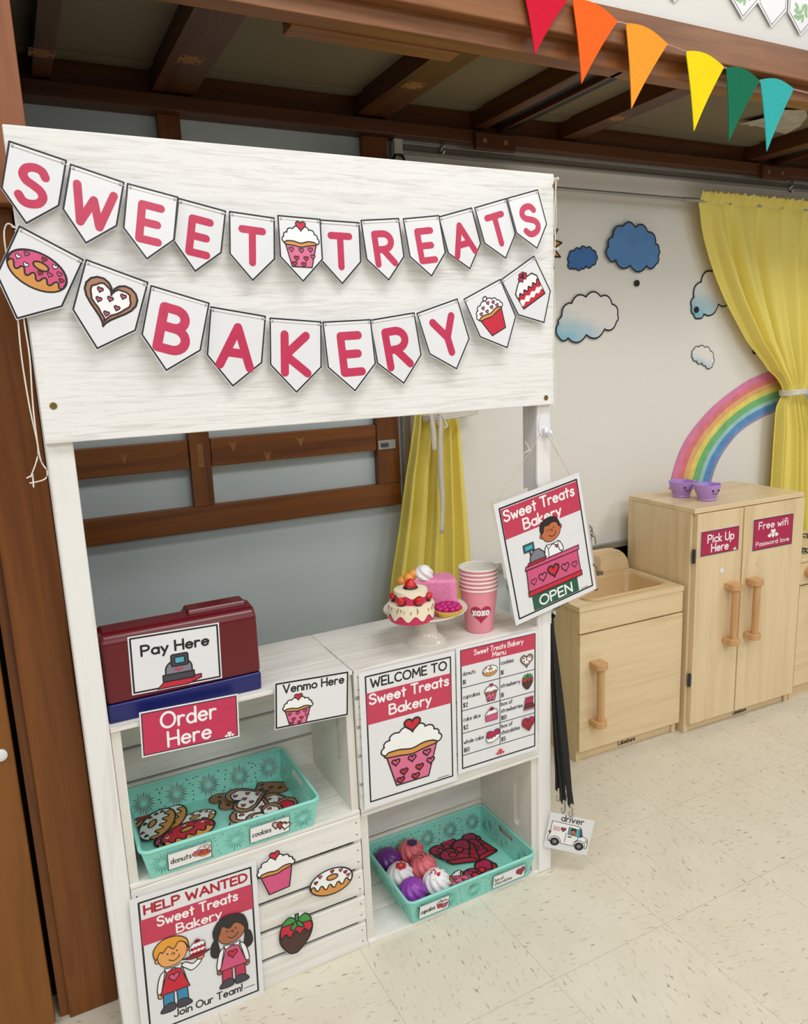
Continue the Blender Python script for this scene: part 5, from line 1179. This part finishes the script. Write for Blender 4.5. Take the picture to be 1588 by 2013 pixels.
# ---- sink
SW, SD, SH = .402, .262, .503
t = thing('toy_sink_cabinet', 'birch toy sink cabinet with tan basin beside the lanyards', 'toy sink', SO, (0, 0, KY))
m = MB(); m.box(0, th, .012, SD, 0, SH-.014, birch_z); m.box(SW-th, SW, .012, SD, 0, SH-.014, birch_z); m.box(th, SW-th, SD-.01, SD, .03, SH-.014, birch_z); m.build('cabinet', t, bevel=.002)
bx0, bx1, by0, by1 = .052, .372, .018, .212
vs, fs = holed([(-.003, -.004), (SW+.002, -.004), (SW+.002, SD), (-.003, SD)], [rrect(bx0+.012, by0+.012, bx1-.012, by1-.012, .03)], .014)
MB().add([(x, y, z+SH-.007) for x, y, z in vs], fs, birch_x).build('top_panel', t, bevel=.0015)
basin = plain('tan_basin_plastic', (206, 172, 122), .3, var=.02); m = MB()
prof = [(0, .0005), (.001, .006), (.006, .0085), (.012, .007), (.015, .0), (.02, -.06), (.028, -.068)]
rings = [rrect(bx0+d, by0+d, bx1-d, by1-d, max(.008, .036-d*.6), 6) for d, _ in prof]; N_ = len(rings[0])
m.add([(x, y, SH+prof[i][1]) for i, r_ in enumerate(rings) for x, y in r_], [(i*N_+k, i*N_+(k+1) % N_, (i+1)*N_+(k+1) % N_, (i+1)*N_+k) for i in range(len(rings)-1) for k in range(N_)]+[tuple((len(rings)-1)*N_+k for k in range(N_))], basin)
m.build('basin', t, smooth=True, ang=60)
MB().box(.0, SW-.0, -.002, .012, .420, SH-.015, birch_x).build('apron_panel', t, bevel=.0015)
d = MB().box(.0, SW-.0, -.004, .0115, .040, .4155, birch_x).build('door', t, bevel=.002); bar_handle(d, .056, .135, .320)
MB().box(th, SW-th, .020, .032, 0, .042, birch_x).build('toe_kick', t, bevel=.001)
bs = [(.0, SH), (SW, SH)]+[(SW-.002, SH+.012)]+[(SW-.09+.088*cos(a), SH+.008+.072*sin(a)) for a in (.15, .4, .7, 1.0, 1.3, 1.57)]+[(.09+.088*cos(a), SH+.008+.072*sin(a)) for a in (1.57, 1.84, 2.14, 2.44, 2.74, 3.0)]+[(.002, SH+.012)]
MB().prism(bs, lambda x, z, d: (x, d, z), birch_x, SD-.016, SD).build('backsplash', t, bevel=.0015)
gp = plain('grey_faucet_base', (120, 112, 104), .3)
m = MB().box(.12, .272, .222, .245, SH, SH+.014, gp); m.build('faucet_base', t, bevel=.002)
fx = .155
m = MB().tube([(fx, .232, SH+.014), (fx, .232, .60), (fx+.004, .231, .645), (fx+.018, .229, .675), (fx+.04, .226, .686), (fx+.058, .222, .670), (fx+.066, .22, .645), (fx+.068, .22, .618)], [.011, .011, .011, .011, .011, .011, .0115, .013], chrome, 16); m.build('spout', t, smooth=True)
m = MB().lathe([(.012, 0), (.0125, .004), (.015, .01), (.0165, .04), (.015, .048), (1e-5, .049)], clearm, 24, (.246, .232, SH+.014), fr=lambda a, i: 1+.05*cos(8*a)*(i > 1)); m.build('clear_tap_knob', t, smooth=True)
m = MB().lathe([(.006, 0), (.006, .02), (1e-5, .022)], chrome, 12, (.246, .232, SH+.014)); m.build('tap_stem', t, smooth=True)
for x_, z_ in ((-.0, .20), (-.0, .45)):
    m = MB().ball((0, .19, z_), .004, brass, 6, .6); m.build('side_screw', t, smooth=True)
kart(t, 'Lakeshore', 1215, 1465, .0125, .068, SO, .0195)
# ---- stove at the right edge
t = thing('toy_stove', 'birch toy stove at the right edge beside the refrigerator', 'toy stove', FO+kt*.494+kn*.004, (0, 0, KY))
VW, VH, VD = .42, .517, .27
m = MB(); m.box(0, th, .012, VD, 0, VH-.014, birch_z); m.box(VW-th, VW, .012, VD, 0, VH-.014, birch_z); m.box(th, VW-th, VD-.01, VD, .03, VH-.014, birch_z); m.build('cabinet', t, bevel=.002)
MB().box(0, VW, -.003, VD, VH-.014, VH, birch_x).build('top_panel', t, bevel=.002)
MB().box(0, VW, -.002, .012, .425, VH-.016, birch_x).build('control_panel', t, bevel=.0015)
d = MB().box(0, VW, -.004, .0115, .055, .420, birch_x).build('oven_door', t, bevel=.002); MB().tube([(.06, -.03, .36), (.36, -.03, .36)], .0115, beech, 16).build('handle', d, smooth=True)
MB().box(th, VW-th, .02, .032, 0, .05, birch_x).build('toe_kick', t)
for kx in (.036, .12, .22): 
    m = MB().lathe([(.017, 0), (.018, .004), (.017, .02), (.013, .023), (1e-5, .023)], beech, 24); m.xf(Matrix.Translation((kx, -.002, .468)) @ Matrix.Rotation(radians(90), 4, 'X')); m.build('knob', t, smooth=True)
for bx, by in ((.09, .075), (.09, .185), (.31, .075), (.31, .185)):
    m = MB().lathe([(.046, 0), (.046, .0015), (1e-5, .0015)], plain('burner_cream', (206, 196, 150), .5), 28, (bx, by, VH+.0003))
    for R_ in (.040, .022): m.tube([(bx+R_*cos(a), by+R_*sin(a), VH+.0018) for a in [2*pi*k/28 for k in range(28)]], .0025, black, 6, True)
    m.tube([(bx-.04, by, VH+.0018), (bx+.04, by, VH+.0018)], .002, black, 6); m.tube([(bx, by-.04, VH+.0018), (bx, by+.04, VH+.0018)], .002, black, 6)
    m.build('burner', t)
# dark thing standing on the stove's back edge
t = thing('black_griddle', 'black pan standing at the back of the toy stove by the curtain', 'pan', FO+kt*.59+kn*.215+Vector((0, 0, VH+.002)), (0, 0, KY))
m = MB().lathe([(.045, 0), (.055, .006), (.058, .055), (.056, .055), (.052, .008), (1e-5, .006)], black, 32); m.build('pan_body', t, smooth=True)
MB().tube([(.056, 0, .045), (.14, 0, .05)], [.006, .009], black, 10).build('pan_handle', t, smooth=True)
# ---- lilac cups with smiling faces
lil = plain('lilac_plastic', (184, 144, 216), .3, var=.01); lil_d = plain('lilac_inside', (150, 112, 196), .35)
def toy_cup(u, v, label, face_ang, wink):
    p = at_z(u, v, FH+.001); t = thing('toy_teacup', label, 'toy cup', (p.x, p.y, FH+.0005), (0, 0, 0), 'lilac toy teacups')
    S_ = 1.12; pr = [(.024, 0), (.026, .002), (.0245, .005), (.027, .012), (.033, .025), (.0365, .04), (.037, .046), (.0355, .046), (.031, .025), (.024, .012), (1e-5, .010)]
    m = MB().lathe([(r_*S_, z_*S_) for r_, z_ in pr], lil, 40); m.build('bowl', t, smooth=True)
    ha = face_ang+1.7; ux, uy = cos(ha), sin(ha)
    m = MB().tube([(r_*ux*S_, r_*uy*S_, z_*S_) for r_, z_ in ((.0355, .04), (.048, .043), (.052, .033), (.046, .022), (.033, .02))], .0042, lil, 10); m.build('handle', t, smooth=True)
    def onb(a, z):
        for (r0, z0), (r1, z1) in zip(pr[2:6], pr[3:7]):
            if z0 <= z <= z1: return ((r0+(r1-r0)*(z-z0)/(z1-z0))*S_*cos(a)*1.006, (r0+(r1-r0)*(z-z0)/(z1-z0))*S_*sin(a)*1.006, z*S_)
        return (0, 0, z)
    m = MB()
    for k, s_ in enumerate((-1, 1)):
        if wink and k == 1: m.tube([onb(face_ang+.28+q*.09, .030+.004*q) for q in (-1, 0, 1, 2)], .0011, ink, 6)
        else: m.ball(onb(face_ang+s_*.28, .031), .0034, ink, 8)
    m.tube([onb(face_ang+.24*q, .021+.004*q*q) for q in (-1, -.6, -.2, .2, .6, 1)], .0011, ink, 6)
    m.build('face', t, smooth=True)
ca = math.atan2(CAM.y-.4, CAM.x-1.9)
toy_cup(1339, 975, 'lilac toy teacup with a winking face, left one on the refrigerator', ca+.55, True)
toy_cup(1389, 982, 'lilac toy teacup with two open eyes and a smile, right one', ca+.75, False)
# ================================================================== felt bunting on the loft
FY = .078
felt = [('red', (212, 26, 54)), ('orange', (250, 104, 34)), ('amber', (252, 160, 50)), ('yellow', (252, 222, 22)), ('green', (22, 112, 80)), ('turquoise', (56, 178, 176))]
tri = [((965, -40), (1119, -6), (1050, 108)), ((1124, -2), (1213, 42), (1142, 165)), ((1229, 46), (1311, 87), (1240, 214)), ((1347, 101), (1422, 132), (1363, 258)), ((1426, 133), (1492, 159), (1431, 279)), ((1493, 157), (1559, 175), (1506, 298))]
tri[0] = ((1024, -38), (1119, -6), (1050, 108))
r0 = at_y(1290, 80, FY); t = thing('felt_bunting', 'rainbow bunting of felt pennants on baker twine along the loft beam', 'bunting', (r0.x, FY, r0.z))
tw_ = []
for (nm, c), (a, b_, c_) in zip(felt, tri):
    A_, B_, C_ = [Vector(at_y(u, v, FY))-Vector((r0.x, FY, r0.z)) for u, v in (a, b_, c_)]
    mt = plain('felt_'+nm, c, .9, .2, var=.05, vs=180); ex = B_-A_; P = []
    for k in range(9):
        q = k/8; P.append(A_+ex*q+Vector((0, 0, .012*sin(pi*q))))
    for k in range(1, 8): q = k/8; P.append(B_+(C_-B_)*q+Vector((-.004, 0, 0))*sin(pi*q))
    P.append(C_)
    for k in range(1, 8): q = k/8; P.append(C_+(A_-C_)*q+Vector((.003, 0, 0))*sin(pi*q))
    o = MB().prism([(p.x, p.z) for p in P], lambda u, v, d: (u, -d, v), mt, 0, .0022).build('pennant', t); o['label'] = nm+' felt pennant'
    tw_ += [A_+Vector((-.001, -.003, -.002)), A_+Vector((.006, .0024, -.003)), B_+Vector((-.006, .0024, -.003)), B_+Vector((.001, -.003, -.002))]
e_ = Vector(at_y(1600, 186, FY))-Vector((r0.x, FY, r0.z)); tw_ += [e_, e_+Vector((.3, 0, .03))]
MB().tube([tw_[0]+Vector((-.2, 0, .06))]+tw_, .0016, btwine, 6).build('twine', t, smooth=True)
LY = .094; leafm = plain('printed_leaf_green', (122, 172, 98), .3, var=.2, vs=60)
r0 = at_y(1520, 20, LY); t = thing('leaf_bunting', 'bunting of clear laminated white pennants with green leaves on the white loft panel', 'bunting', (r0.x, LY, r0.z))
for tx, tz, lv in ((1.418, 2.008, 0), (1.644, 2.006, 1), (1.748, 2.003, 0), (1.858, 2.000, 1), (1.965, 2.0, 1), (2.075, 2.002, 0)):
    w_ = .052; P = [(-w_, .12), (w_, .12), (w_, .045), (0, 0), (-w_, .045)]; c = MB().prism(P, lambda u, v, d: (u, -d, v), paper, 0, .0007)
    A = Art(); A.h = .0009; A.mbs['pennant'] = c; A.cur = c; A.line([(u*.9, .006+v*.94) for u, v in P], .0016, ink, True)
    if lv:
        for k in range(9): A.fill(ell(-.02+.012*(k % 4), .04+.012*(k//3), .011, .005, 8, 40*k), leafm)
    c.build('pennant', t, loc=(tx-r0.x, 0, tz-r0.z), fix=False)
MB().tube([(-.5, -.002, .118), (.7, -.002, .118)], .001, twine, 6).build('string', t, smooth=True)
